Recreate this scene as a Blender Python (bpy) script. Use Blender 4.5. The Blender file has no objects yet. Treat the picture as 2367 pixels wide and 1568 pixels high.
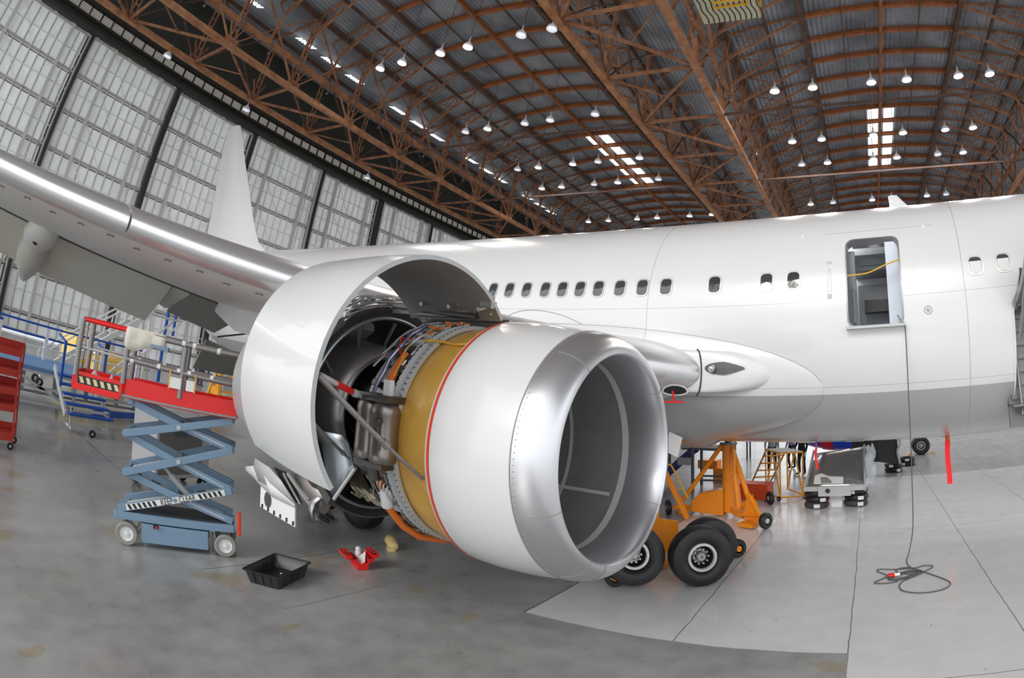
import bpy, bmesh, math, random
from mathutils import Vector, Matrix, Euler
PI = math.pi
scene = bpy.context.scene
COL = scene.collection
random.seed(7)

# ------------------------------------------------------------------ camera
cam = bpy.data.cameras.new('camera')
cam_ob = bpy.data.objects.new('camera', cam)
COL.objects.link(cam_ob)
scene.camera = cam_ob
cam.type = 'PANO'
cam.panorama_type = 'FISHEYE_LENS_POLYNOMIAL'
cam.sensor_fit = 'HORIZONTAL'
cam.sensor_width = 36.0
cam.sensor_height = 24.0
cam.fisheye_fov = math.radians(220)
cam.fisheye_polynomial_k0 = 0.0
cam.fisheye_polynomial_k1 = -5.1671208065e-02
cam.fisheye_polynomial_k2 = -9.5856234919e-06
cam.fisheye_polynomial_k3 = 6.9272869401e-06
cam.fisheye_polynomial_k4 = -5.6567092297e-08
cam.shift_x = -(1785.4 / 2367 - 0.5)
cam.shift_y = -(0.5 - 408.6 / 1568)
cR = Vector((0.9858013, 0.1674864, -0.0120074))
cU = Vector((0.074847, -0.3742747, 0.9242924))
cF = Vector((-0.1503124, 0.9120673, 0.3814963))
CAM = Vector((0, 0, 3.15))
m = Matrix((cR, cU, -cF)).transposed().to_4x4()
m.translation = CAM
cam_ob.matrix_world = m
cam.clip_end = 500

# ------------------------------------------------------------------ world, sun, exposure
world = bpy.data.worlds.new('sky')
scene.world = world
world.use_nodes = True
wb = world.node_tree.nodes['Background']
wb.inputs[0].default_value = (0.93, 0.96, 1.0, 1)
wb.inputs[1].default_value = 1.2
sun_data = bpy.data.lights.new('sun', 'SUN')
sun_data.energy = 1.0
sun_data.angle = math.radians(24)
sun_data.color = (1.0, 0.97, 0.92)
sun = bpy.data.objects.new('sun', sun_data)
COL.objects.link(sun)
sd = Vector((0.16, 0.85, -0.47)).normalized()
sun.rotation_euler = sd.to_track_quat('-Z', 'Y').to_euler()
scene.view_settings.view_transform = 'Standard'
scene.view_settings.look = 'None'
scene.view_settings.gamma = 1.0
scene.view_settings.exposure = 0.35
scene.cycles.use_denoising = True
scene.cycles.max_bounces = 6
scene.cycles.diffuse_bounces = 4
scene.cycles.glossy_bounces = 3
scene.cycles.sample_clamp_indirect = 6.0

# ------------------------------------------------------------------ materials
MATS = {}
def mat(name, col, rough=0.5, metal=0.0, noise=0.0, nscale=3.0, coat=0.0, emit=None, estr=0.0, bump=0.0, spec=0.5, alpha=1.0, trans=0.0):
    if name in MATS:
        return MATS[name]
    mt = bpy.data.materials.new(name)
    mt.use_nodes = True
    nt = mt.node_tree
    b = nt.nodes['Principled BSDF']
    c = (col[0], col[1], col[2], 1)
    b.inputs['Base Color'].default_value = c
    b.inputs['Roughness'].default_value = rough
    b.inputs['Metallic'].default_value = metal
    b.inputs['Specular IOR Level'].default_value = spec
    if coat:
        b.inputs['Coat Weight'].default_value = coat
        b.inputs['Coat Roughness'].default_value = 0.06
    if emit:
        b.inputs['Emission Color'].default_value = (*emit, 1)
        b.inputs['Emission Strength'].default_value = estr
    if alpha < 1:
        b.inputs['Alpha'].default_value = alpha
    if trans:
        b.inputs['Transmission Weight'].default_value = trans
    if noise or bump:
        tc = nt.nodes.new('ShaderNodeTexCoord')
        n = nt.nodes.new('ShaderNodeTexNoise')
        n.inputs['Scale'].default_value = nscale
        n.inputs['Detail'].default_value = 5
        nt.links.new(tc.outputs['Object'], n.inputs['Vector'])
        if noise:
            mx = nt.nodes.new('ShaderNodeMix')
            mx.data_type = 'RGBA'
            mx.inputs[6].default_value = tuple(v * (1 - noise) for v in c[:3]) + (1,)
            mx.inputs[7].default_value = tuple(min(1, v * (1 + noise)) for v in c[:3]) + (1,)
            nt.links.new(n.outputs['Fac'], mx.inputs[0])
            nt.links.new(mx.outputs[2], b.inputs['Base Color'])
        if bump:
            bp = nt.nodes.new('ShaderNodeBump')
            bp.inputs['Strength'].default_value = bump
            bp.inputs['Distance'].default_value = 0.02
            nt.links.new(n.outputs['Fac'], bp.inputs['Height'])
            nt.links.new(bp.outputs[0], b.inputs['Normal'])
    MATS[name] = mt
    return mt

class NT:
    """small helper for node maths"""
    def __init__(s, mt):
        s.nt = mt.node_tree; s.N = s.nt.nodes; s.L = s.nt.links
    def v(s, x, sock):
        if isinstance(x, (int, float)): sock.default_value = x
        else: s.L.new(x, sock)
    def m(s, op, a, b=0.0, c=None):
        n = s.N.new('ShaderNodeMath'); n.operation = op
        s.v(a, n.inputs[0]); s.v(b, n.inputs[1])
        if c is not None: s.v(c, n.inputs[2])
        return n.outputs[0]
    def band(s, x, at, w):          # 1 within w of at
        return s.m('LESS_THAN', s.m('ABSOLUTE', s.m('SUBTRACT', x, at)), w)
    def mix(s, f, a, b):
        n = s.N.new('ShaderNodeMix'); n.data_type = 'RGBA'
        s.v(f, n.inputs[0])
        for k, x in ((6, a), (7, b)):
            if isinstance(x, tuple): n.inputs[k].default_value = (*x, 1)
            else: s.L.new(x, n.inputs[k])
        return n.outputs[2]
    def noise(s, vec, scale, detail=4, rough=0.55):
        n = s.N.new('ShaderNodeTexNoise'); n.inputs['Scale'].default_value = scale
        n.inputs['Detail'].default_value = detail; n.inputs['Roughness'].default_value = rough
        s.L.new(vec, n.inputs['Vector']); return n.outputs['Fac']
    def ramp(s, f, lo, hi):
        n = s.N.new('ShaderNodeMapRange'); n.inputs[1].default_value = lo; n.inputs[2].default_value = hi
        s.L.new(f, n.inputs[0]); return n.outputs[0]

M_white = mat('white_paint', (0.80, 0.80, 0.795), 0.28, coat=0.5, noise=0.015, nscale=0.6)
M_grey = mat('grey_paint', (0.42, 0.43, 0.43), 0.35, coat=0.2, noise=0.05, nscale=1.5)
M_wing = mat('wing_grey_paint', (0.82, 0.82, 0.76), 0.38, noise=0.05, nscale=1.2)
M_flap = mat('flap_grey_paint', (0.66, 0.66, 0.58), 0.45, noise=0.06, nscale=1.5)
M_alu = mat('polished_aluminium', (0.84, 0.84, 0.84), 0.3, 0.75, noise=0.04, nscale=2)
M_lip = mat('brushed_aluminium', (0.72, 0.72, 0.74), 0.30, 0.85, noise=0.05, nscale=2.5)
M_steel = mat('bare_steel', (0.45, 0.44, 0.42), 0.35, 0.9, noise=0.15, nscale=6)
M_dsteel = mat('dark_engine_metal', (0.13, 0.125, 0.12), 0.38, 0.8, noise=0.35, nscale=5)
M_duct = mat('dark_duct_lining', (0.20, 0.195, 0.19), 0.35, 0.5, noise=0.3, nscale=3)
M_inner = mat('grey_inner_lining', (0.34, 0.34, 0.335), 0.42, 0.5, noise=0.2, nscale=4)
M_black = mat('black_plastic', (0.018, 0.018, 0.018), 0.45)
M_rubber = mat('black_rubber', (0.013, 0.013, 0.014), 0.45, noise=0.3, nscale=20)
M_dark = mat('dark_void', (0.01, 0.01, 0.01), 0.9)
M_tan = mat('tan_composite', (0.88, 0.45, 0.075), 0.38, noise=0.28, nscale=3.0, coat=0.2)
M_red = mat('red_paint', (0.85, 0.008, 0.006), 0.35, noise=0.06, coat=0.2)
M_redstripe = mat('red_stripe_paint', (0.80, 0.06, 0.02), 0.35)
M_orange = mat('orange_paint', (1.0, 0.30, 0.004), 0.4, noise=0.06, coat=0.2)
M_yellow = mat('yellow_paint', (0.80, 0.45, 0.04), 0.42, noise=0.08)
M_paleyellow = mat('pale_yellow_plastic', (0.78, 0.58, 0.25), 0.5, noise=0.1)
M_bluelift = mat('grey_blue_paint', (0.20, 0.31, 0.43), 0.4, noise=0.07, nscale=5, coat=0.1)
M_blue = mat('blue_paint', (0.015, 0.09, 0.42), 0.4)
M_blue2 = mat('mid_blue_deck', (0.13, 0.27, 0.50), 0.55, noise=0.1)
M_lgrey = mat('light_grey_metal', (0.55, 0.56, 0.56), 0.45, noise=0.08, nscale=5)
M_whitemetal = mat('white_painted_metal', (0.82, 0.82, 0.80), 0.45, noise=0.04)
M_pipe = mat('scuffed_grey_tube', (0.30, 0.29, 0.28), 0.42, 0.5, noise=0.3, nscale=25)
M_paper = mat('white_paper', (0.85, 0.85, 0.83), 0.8)
M_cloth = mat('cream_cloth', (0.72, 0.68, 0.58), 0.95, noise=0.08, nscale=8)
M_navy = mat('navy_overalls', (0.025, 0.035, 0.09), 0.9, noise=0.2, nscale=15)
M_blackcloth = mat('black_cloth', (0.015, 0.016, 0.018), 0.9)
M_shirt = mat('grey_shirt', (0.35, 0.36, 0.40), 0.9)
M_skin = mat('skin', (0.50, 0.30, 0.21), 0.6)
M_hair = mat('dark_hair', (0.02, 0.015, 0.012), 0.8)
M_glassd = mat('dark_window_glass', (0.05, 0.055, 0.06), 0.06, coat=1.0, spec=0.9)
M_hiss = mat('hose_orange_sleeve', (0.80, 0.18, 0.02), 0.5)
M_cream = mat('beige_wall', (0.60, 0.60, 0.57), 0.8)

def rust_mat(name, c1, c2, rough=0.7):
    mt = mat(name, c1, rough)
    h = NT(mt); g = h.N.new('ShaderNodeNewGeometry')
    f = h.noise(g.outputs['Position'], 1.7, 6, 0.65)
    h.L.new(h.mix(h.ramp(f, 0.35, 0.68), c1, c2), h.N['Principled BSDF'].inputs['Base Color'])
    return mt
M_rust = rust_mat('rust_red_steel', (0.22, 0.085, 0.036), (0.46, 0.22, 0.11))
M_chord = rust_mat('tan_rust_chord', (0.27, 0.105, 0.04), (0.52, 0.26, 0.13))
M_rustdark = rust_mat('dark_rust_steel', (0.07, 0.042, 0.03), (0.16, 0.08, 0.05))
M_ribs = rust_mat('orange_brown_rib', (0.26, 0.085, 0.025), (0.42, 0.15, 0.05))

# corrugated roof sheet
M_roof = mat('corrugated_roof_sheet', (0.20, 0.21, 0.23), 0.6, 0.2)
h = NT(M_roof); g = h.N.new('ShaderNodeNewGeometry')
f = h.noise(g.outputs['Position'], 0.35, 5)
h.L.new(h.mix(h.ramp(f, 0.35, 0.65), (0.19, 0.20, 0.22), (0.38, 0.39, 0.42)), h.N['Principled BSDF'].inputs['Base Color'])

M_sheet = mat('pale_door_sheet', (0.66, 0.67, 0.66), 0.6)
h = NT(M_sheet); g = h.N.new('ShaderNodeNewGeometry')
f = h.noise(g.outputs['Position'], 0.6, 6)
h.L.new(h.mix(h.ramp(f, 0.3, 0.7), (0.72, 0.73, 0.72), (0.90, 0.91, 0.90)), h.N['Principled BSDF'].inputs['Base Color'])
# the thin door sheeting lets some of the daylight outside through
pb = h.N['Principled BSDF']; tl = h.N.new('ShaderNodeBsdfTranslucent'); tl.inputs[0].default_value = (0.86, 0.88, 0.88, 1)
ms = h.N.new('ShaderNodeMixShader'); ms.inputs[0].default_value = 0.17
h.L.new(pb.outputs[0], ms.inputs[1]); h.L.new(tl.outputs[0], ms.inputs[2]); h.L.new(ms.outputs[0], h.N['Material Output'].inputs[0])
M_doorframe = mat('door_steel_frame', (0.46, 0.46, 0.42), 0.6, noise=0.15, nscale=2)
M_dkframe = mat('dark_beam_paint', (0.035, 0.033, 0.028), 0.6, noise=0.3, nscale=1)

# floor: glossy painted concrete with joints, older bare concrete to the left and in front
M_floor = mat('hangar_floor', (0.4, 0.4, 0.4), 0.25)
h = NT(M_floor); g = h.N.new('ShaderNodeNewGeometry')
pos = g.outputs['Position']
sx = h.N.new('ShaderNodeSeparateXYZ'); h.L.new(pos, sx.inputs[0])
X, Y = sx.outputs[0], sx.outputs[1]
wob = h.m('MULTIPLY', h.m('SUBTRACT', h.noise(pos, 2.0, 4), 0.5), 0.05)
Xw = h.m('ADD', X, wob); Yw = h.m('ADD', Y, wob)
painted = h.m('MULTIPLY', h.m('GREATER_THAN', Xw, -4.42), h.m('MAXIMUM', h.m('GREATER_THAN', Yw, 6.5), h.m('GREATER_THAN', Xw, -0.27)))
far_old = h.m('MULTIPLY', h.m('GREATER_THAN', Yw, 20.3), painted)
n1 = h.noise(pos, 0.35, 6, 0.6); n2 = h.noise(pos, 2.6, 6, 0.6)
nn = h.m('ADD', h.m('MULTIPLY', n1, 0.6), h.m('MULTIPLY', n2, 0.4))
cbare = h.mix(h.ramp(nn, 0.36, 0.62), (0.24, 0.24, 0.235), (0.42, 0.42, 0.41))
cpaint = h.mix(h.ramp(nn, 0.36, 0.62), (0.68, 0.685, 0.685), (0.78, 0.785, 0.785))
base = h.mix(painted, cbare, cpaint)
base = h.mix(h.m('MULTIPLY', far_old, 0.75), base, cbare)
# expansion joints: one family along the hangar, one across
jx = h.m('ABSOLUTE', h.m('SUBTRACT', h.m('FRACT', h.m('DIVIDE', h.m('ADD', Xw, 4.42 + 62.1), 2.07)), 0.5))
jx = h.m('GREATER_THAN', jx, 0.5 - 0.0032)
jy = h.m('ABSOLUTE', h.m('SUBTRACT', h.m('FRACT', h.m('DIVIDE', h.m('ADD', Yw, 131.2), 6.85)), 0.5))
jy = h.m('GREATER_THAN', jy, 0.5 - 0.0009)
jp = h.m('MULTIPLY', h.m('MAXIMUM', jx, jy), painted)
# straight cuts and cracks in the older concrete
def seg(v, at, w, u, lo, hi): return h.m('MULTIPLY', h.band(v, at, w), h.band(u, (lo + hi) / 2, (hi - lo) / 2))
cr = seg(Yw, 4.64, .014, X, -40, -8.6)
for q in (seg(Xw, -8.04, .012, Y, 3.9, 8.4), seg(Xw, -6.45, .006, Y, 4.2, 6.6), seg(Yw, 9.6, .012, X, -40, -4.4), seg(Xw, -4.42, .014, Y, 6.5, 40)):
    cr = h.m('MAXIMUM', cr, q)
joint = h.m('MAXIMUM', h.m('MULTIPLY', jp, 0.85), h.m('MULTIPLY', cr, 0.75))
base = h.mix(joint, base, (0.06, 0.06, 0.06))
# oil specks and scuffs
sp = h.m('GREATER_THAN', h.noise(pos, 9.0, 3, 0.5), 0.735)
base = h.mix(h.m('MULTIPLY', sp, 0.55), base, (0.09, 0.09, 0.09))
# mustard stains on the worn concrete
st = h.m('MULTIPLY', h.m('GREATER_THAN', h.noise(pos, 1.1, 3, 0.5), 0.66), h.m('SUBTRACT', 1.0, painted))
base = h.mix(h.m('MULTIPLY', st, 0.45), base, (0.34, 0.25, 0.10))
bs = h.N['Principled BSDF']
h.L.new(base, bs.inputs['Base Color'])
rg = h.m('ADD', h.m('MULTIPLY', h.ramp(n2, 0.3, 0.7), 0.10), 0.16)
rg = h.m('ADD', rg, h.m('MULTIPLY', h.m('SUBTRACT', 1.0, painted), 0.10))
h.L.new(rg, bs.inputs['Roughness'])
bs.inputs['Coat Weight'].default_value = 0.25
bs.inputs['Coat Roughness'].default_value = 0.12

# ------------------------------------------------------------------ geometry helpers
ROOTM = {}
class MB:
    def __init__(s):
        s.v = []; s.f = []; s.mi = []; s.cur = 0
    def add(s, vs, fs):
        o = len(s.v); s.v += [Vector(p) for p in vs]
        s.f += [tuple(i + o for i in f) for f in fs]; s.mi += [s.cur] * len(fs)
        return s
    def box(s, c, size, rz=0.0, R=None):
        c = Vector(c); hx, hy, hz = [k / 2 for k in size]
        if R is None: R = Matrix.Rotation(rz, 3, 'Z')
        vs = [c + R @ Vector((x, y, z)) for x in (-hx, hx) for y in (-hy, hy) for z in (-hz, hz)]
        return s.add(vs, [(0, 1, 3, 2), (4, 6, 7, 5), (0, 4, 5, 1), (2, 3, 7, 6), (0, 2, 6, 4), (1, 5, 7, 3)])
    def beam(s, a, b, w, h, up=(0, 0, 1)):
        a = Vector(a); b = Vector(b); d = (b - a); L = d.length
        if L < 1e-6: return s
        d.normalize(); up = Vector(up)
        if abs(d.dot(up)) > 0.98: up = Vector((1, 0, 0)) if abs(d.x) < 0.9 else Vector((0, 1, 0))
        x = d.cross(up).normalized(); y = x.cross(d).normalized()
        vs = []
        for p in (a, b):
            for (i, j) in ((-1, -1), (1, -1), (1, 1), (-1, 1)):
                vs.append(p + x * (i * w / 2) + y * (j * h / 2))
        return s.add(vs, [(3, 2, 1, 0), (4, 5, 6, 7), (0, 1, 5, 4), (1, 2, 6, 5), (2, 3, 7, 6), (3, 0, 4, 7)])
    def ibeam(s, a, b, w, h, t=0.03, up=(0, 0, 1)):
        a = Vector(a); b = Vector(b); upv = Vector(up)
        d = (b - a).normalized(); x = d.cross(upv).normalized(); y = x.cross(d).normalized()
        s.beam(a, b, t, h - 2 * t, up)
        s.beam(a + y * (h / 2 - t / 2), b + y * (h / 2 - t / 2), w, t, up)
        s.beam(a - y * (h / 2 - t / 2), b - y * (h / 2 - t / 2), w, t, up)
        return s
    def tube(s, a, b, r, n=10, r2=None, caps=True):
        return s.path([a, b], [r, r if r2 is None else r2], n, caps)
    def path(s, pts, r, n=8, caps=True, closed=False):
        pts = [Vector(p) for p in pts]; k = len(pts)
        rs = r if isinstance(r, (list, tuple)) else [r] * k
        t0 = (pts[1] - pts[0]).normalized()
        up = Vector((0, 0, 1)) if abs(t0.z) < 0.9 else Vector((1, 0, 0))
        x = t0.cross(up).normalized()
        vs = []
        for i in range(k):
            if closed: t = (pts[(i + 1) % k] - pts[i - 1]).normalized()
            elif i == 0: t = t0
            elif i == k - 1: t = (pts[i] - pts[i - 1]).normalized()
            else: t = ((pts[i + 1] - pts[i]).normalized() + (pts[i] - pts[i - 1]).normalized())
            if t.length < 1e-6: t = (pts[i] - pts[i - 1])
            t.normalize()
            x = (x - t * x.dot(t))
            if x.length < 1e-6: x = t.cross(Vector((0.3, 0.5, 0.8)))
            x.normalize(); y = t.cross(x)
            for j in range(n):
                a = 2 * PI * j / n
                vs.append(pts[i] + (x * math.cos(a) + y * math.sin(a)) * rs[i])
        fs = []
        for i in range(k if closed else k - 1):
            i2 = (i + 1) % k
            for j in range(n):
                j2 = (j + 1) % n
                fs.append((i * n + j, i * n + j2, i2 * n + j2, i2 * n + j))
        if caps and not closed:
            fs.append(tuple(range(n - 1, -1, -1))); fs.append(tuple((k - 1) * n + j for j in range(n)))
        return s.add(vs, fs)
    def grid(s, rows, closed=False, cap0=False, cap1=False, flip=False):
        n = len(rows[0]); vs = [p for r in rows for p in r]; fs = []
        for i in range(len(rows) - 1):
            for j in range(n if closed else n - 1):
                j2 = (j + 1) % n
                q = (i * n + j, i * n + j2, (i + 1) * n + j2, (i + 1) * n + j)
                fs.append(q[::-1] if flip else q)
        if cap0: fs.append(tuple(range(n))[::(1 if flip else -1)])
        if cap1: fs.append(tuple((len(rows) - 1) * n + j for j in range(n))[::(-1 if flip else 1)])
        return s.add(vs, fs)
    def lathe(s, prof, o, ax, n=32, a0=0.0, a1=2 * PI, ref=None, flip=False):
        """prof: (distance along ax, radius)"""
        o = Vector(o); ax = Vector(ax).normalized()
        ref = Vector(ref) if ref is not None else (Vector((0, 0, 1)) if abs(ax.z) < 0.9 else Vector((1, 0, 0)))
        x = (ref - ax * ref.dot(ax)).normalized(); y = ax.cross(x)
        full = abs(a1 - a0 - 2 * PI) < 1e-6
        m_ = n if full else n + 1
        rows = []
        for (d, r) in prof:
            rows.append([o + ax * d + (x * math.cos(a0 + (a1 - a0) * j / n) + y * math.sin(a0 + (a1 - a0) * j / n)) * r for j in range(m_)])
        return s.grid(rows, closed=full, flip=flip)
    def sphere(s, c, r, n=12, sc=(1, 1, 1)):
        c = Vector(c); rows = []
        for i in range(n // 2 + 1):
            a = PI * i / (n // 2)
            rows.append([c + Vector((r * sc[0] * math.sin(a) * math.cos(2 * PI * j / n), r * sc[1] * math.sin(a) * math.sin(2 * PI * j / n), r * sc[2] * math.cos(a))) for j in range(n)])
        return s.grid(rows, closed=True, flip=True)
    def build(s, name, mats, parent=None, smooth=False, sub=None, bevel=0.0, solid=0.0):
        root = sub or parent
        inv = ROOTM.get(root.name, Matrix.Identity(4)).inverted() if root is not None else Matrix.Identity(4)
        me = bpy.data.meshes.new(name)
        me.from_pydata([tuple(inv @ v) for v in s.v], [], s.f)
        if not isinstance(mats, (list, tuple)): mats = [mats]
        for mm in mats: me.materials.append(mm)
        for p, k in zip(me.polygons, s.mi):
            p.material_index = k
        ob = bpy.data.objects.new(name, me)
        COL.objects.link(ob)
        if parent is not None:
            ob.parent = parent
            ROOTM[ob.name] = ROOTM.get(parent.name, Matrix.Identity(4))
        me.validate()
        if smooth:
            me.polygons.foreach_set('use_smooth', [True] * len(me.polygons))
            me.update()
            try: me.set_sharp_from_angle(angle=math.radians(40))
            except Exception: pass
        if solid:
            md = ob.modifiers.new('thickness', 'SOLIDIFY'); md.thickness = solid; md.offset = 0
        if bevel:
            md = ob.modifiers.new('bevel', 'BEVEL'); md.width = bevel; md.segments = 2; md.limit_method = 'ANGLE'
        return ob

def tag(o, label, cat, group=None, kind=None):
    if label: o['label'] = label
    if cat: o['category'] = cat
    if group: o['group'] = group
    if kind: o['kind'] = kind
    return o
def empty(name, loc, rz=0.0, label=None, cat=None, group=None):
    o = bpy.data.objects.new(name, None); COL.objects.link(o)
    o.empty_display_size = 0.3
    o.location = loc; o.rotation_euler = (0, 0, rz)
    ROOTM[o.name] = Matrix.Translation(Vector(loc)) @ Matrix.Rotation(rz, 4, 'Z')
    tag(o, label, cat, group)
    return o
def struct(ob, kind='structure'):
    ob['kind'] = kind; return ob
def copy_tree(root, loc, rz=0.0, label=None):
    r = root.copy(); COL.objects.link(r); r.location = loc; r.rotation_euler = (0, 0, rz)
    if label: r['label'] = label
    for ch in list(root.children):
        c = ch.copy(); COL.objects.link(c); c.parent = r
        for g_ in list(ch.children):
            d = g_.copy(); COL.objects.link(d); d.parent = c
    return r
def separate(ob, kind=None):
    """every connected piece of ob becomes a part of its own, with the same name, parent and materials"""
    me = ob.data; par = list(range(len(me.vertices)))
    def find(i):
        while par[i] != i: par[i] = par[par[i]]; i = par[i]
        return i
    for p in me.polygons:
        r0 = find(p.vertices[0])
        for v in p.vertices[1:]: par[find(v)] = r0
    groups = {}
    for p in me.polygons: groups.setdefault(find(p.vertices[0]), []).append(p)
    if len(groups) < 2: return [ob]
    out = []; name = ob.name.split('.')[0]; parent = ob.parent; mats = list(me.materials); sm = me.polygons[0].use_smooth
    co = [v.co.copy() for v in me.vertices]
    for ps in groups.values():
        ix = {}; vs = []; fs = []; mi = []
        for p in ps:
            f = []
            for v in p.vertices:
                if v not in ix: ix[v] = len(vs); vs.append(co[v])
                f.append(ix[v])
            fs.append(f); mi.append(p.material_index)
        m2 = bpy.data.meshes.new(name); m2.from_pydata([tuple(v) for v in vs], [], fs)
        for m_ in mats: m2.materials.append(m_)
        for p, k in zip(m2.polygons, mi): p.material_index = k; p.use_smooth = sm
        o = bpy.data.objects.new(name, m2); COL.objects.link(o); o.parent = parent; ROOTM[o.name] = ROOTM.get(ob.name, Matrix.Identity(4))
        for md in ob.modifiers:
            if md.type == 'SOLIDIFY': n_ = o.modifiers.new('thickness', 'SOLIDIFY'); n_.thickness = md.thickness; n_.offset = md.offset
        out.append(o)
    bpy.data.objects.remove(ob)
    return out
def cat_rom(pts, k=6, closed=False):
    pts = [Vector(p) for p in pts]; out = []; n = len(pts)
    rng = range(n if closed else n - 1)
    for i in rng:
        p0 = pts[(i - 1) % n] if closed or i > 0 else pts[0] * 2 - pts[1]
        p1 = pts[i]; p2 = pts[(i + 1) % n]
        p3 = pts[(i + 2) % n] if closed or i + 2 < n else pts[-1] * 2 - pts[-2]
        for j in range(k):
            t = j / k
            out.append(0.5 * ((2 * p1) + (p2 - p0) * t + (2 * p0 - 5 * p1 + 4 * p2 - p3) * t * t + (3 * p1 - p0 - 3 * p2 + p3) * t ** 3))
    if not closed: out.append(pts[-1])
    return out
ORD = ['first', 'second', 'third', 'fourth', 'fifth', 'sixth', 'seventh', 'eighth', 'ninth', 'tenth', 'eleventh', 'twelfth', 'thirteenth', 'fourteenth', 'fifteenth', 'sixteenth', 'seventeenth', 'eighteenth', 'nineteenth', 'twentieth', 'twenty-first', 'twenty-second', 'twenty-third', 'twenty-fourth', 'twenty-fifth', 'twenty-sixth', 'twenty-seventh', 'twenty-eighth', 'twenty-ninth', 'thirtieth', 'thirty-first', 'thirty-second', 'thirty-third', 'thirty-fourth', 'thirty-fifth']

# ================================================================== the hangar shell
XL, XRW = -46.0, 46.8            # door wall on the left, right limit of the roof
Y0, Y1 = -13.0, 82.0
PER, RIDGE = 27.1, 2.6           # bay width, ridge of the right-hand bay
NY0, NSP = 12.3, 5.45            # truss panel points
YS = [NY0 + NSP * k for k in range(-4, 13)]      # -9.5 .. 77.7
RIBY = [NY0 + NSP * 0.5 * k for k in range(-8, 26)]
def roof_z(x):
    u = (x - RIDGE) % PER
    u = min(u, PER - u)
    if u < 9.5: return 26.95 - 0.0125 * u * u
    return 25.82 - (u - 9.5) * 0.26

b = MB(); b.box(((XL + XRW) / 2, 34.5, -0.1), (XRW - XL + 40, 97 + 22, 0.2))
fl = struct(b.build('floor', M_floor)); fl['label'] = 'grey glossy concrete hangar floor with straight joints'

# roof sheet with real corrugation
b = MB(); xs = []; x = XL - 0.2; k = 0
while x < XRW:
    xs.append((x, roof_z(x) + (0.05 if k % 2 else -0.05))); x += 0.17; k += 1
rows = [[Vector((x, y, z)) for (x, z) in xs] for y in (Y0 - 1, 20, 50, Y1 + 1)]
b.grid(rows)
rows = [[Vector((x, y, roof_z(x) + 0.25)) for x in [XL - 0.2 + i * 0.6 for i in range(156)]] for y in (Y0 - 1, 20, 50, Y1 + 1)]
b.grid(rows, flip=True)
ro = struct(b.build('ceiling', M_roof)); ro['label'] = 'grey corrugated arched hangar roof'

# far wall, its wide doorway standing open to daylight
b = MB()
b.box(((XL - 26) / 2, Y1 + 0.2, 13.5), (-26 - XL, 0.3, 28)); b.box(((XRW - 3) / 2, Y1 + 0.2, 13.5), (XRW + 3, 0.3, 28)); b.box((-14.5, Y1 + 0.2, 23), (23, 0.3, 9))
for i in range(30): b.box((-2 + i * 1.6, Y1 - 0.02, 12.5), (0.16, 0.14, 25))
for i in range(20): b.box((XL + 0.8 + i * 1.5, Y1 - 0.02, 12.5), (0.16, 0.14, 25))
struct(b.build('wall_back', M_sheet))

# left wall above the doors
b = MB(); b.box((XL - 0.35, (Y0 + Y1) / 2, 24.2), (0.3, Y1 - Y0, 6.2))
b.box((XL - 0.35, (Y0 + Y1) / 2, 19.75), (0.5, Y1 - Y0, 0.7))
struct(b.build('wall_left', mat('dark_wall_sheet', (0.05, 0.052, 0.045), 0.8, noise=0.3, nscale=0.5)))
b = MB()
b.ibeam((XL + 0.35, Y0, 19.55), (XL + 0.35, Y1, 19.55), 0.7, 0.75)
b.beam((XL + 0.95, Y0, 19.25), (XL + 0.95, Y1, 19.25), 0.12, 0.3)
b.beam((XL + 0.75, Y0, 20.0), (XL + 0.75, Y1, 20.0), 0.18, 0.14)
b.beam((XL + 0.35, Y0, 21.15), (XL + 0.35, Y1, 21.15), 0.3, 0.2)
struct(b.build('trim_1', M_dkframe))

M_shadowline = mat('olive_grey_shadow_tone', (0.22, 0.22, 0.19), 0.8)  # dark tone for the shadow lines painted on the door leaves
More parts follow.
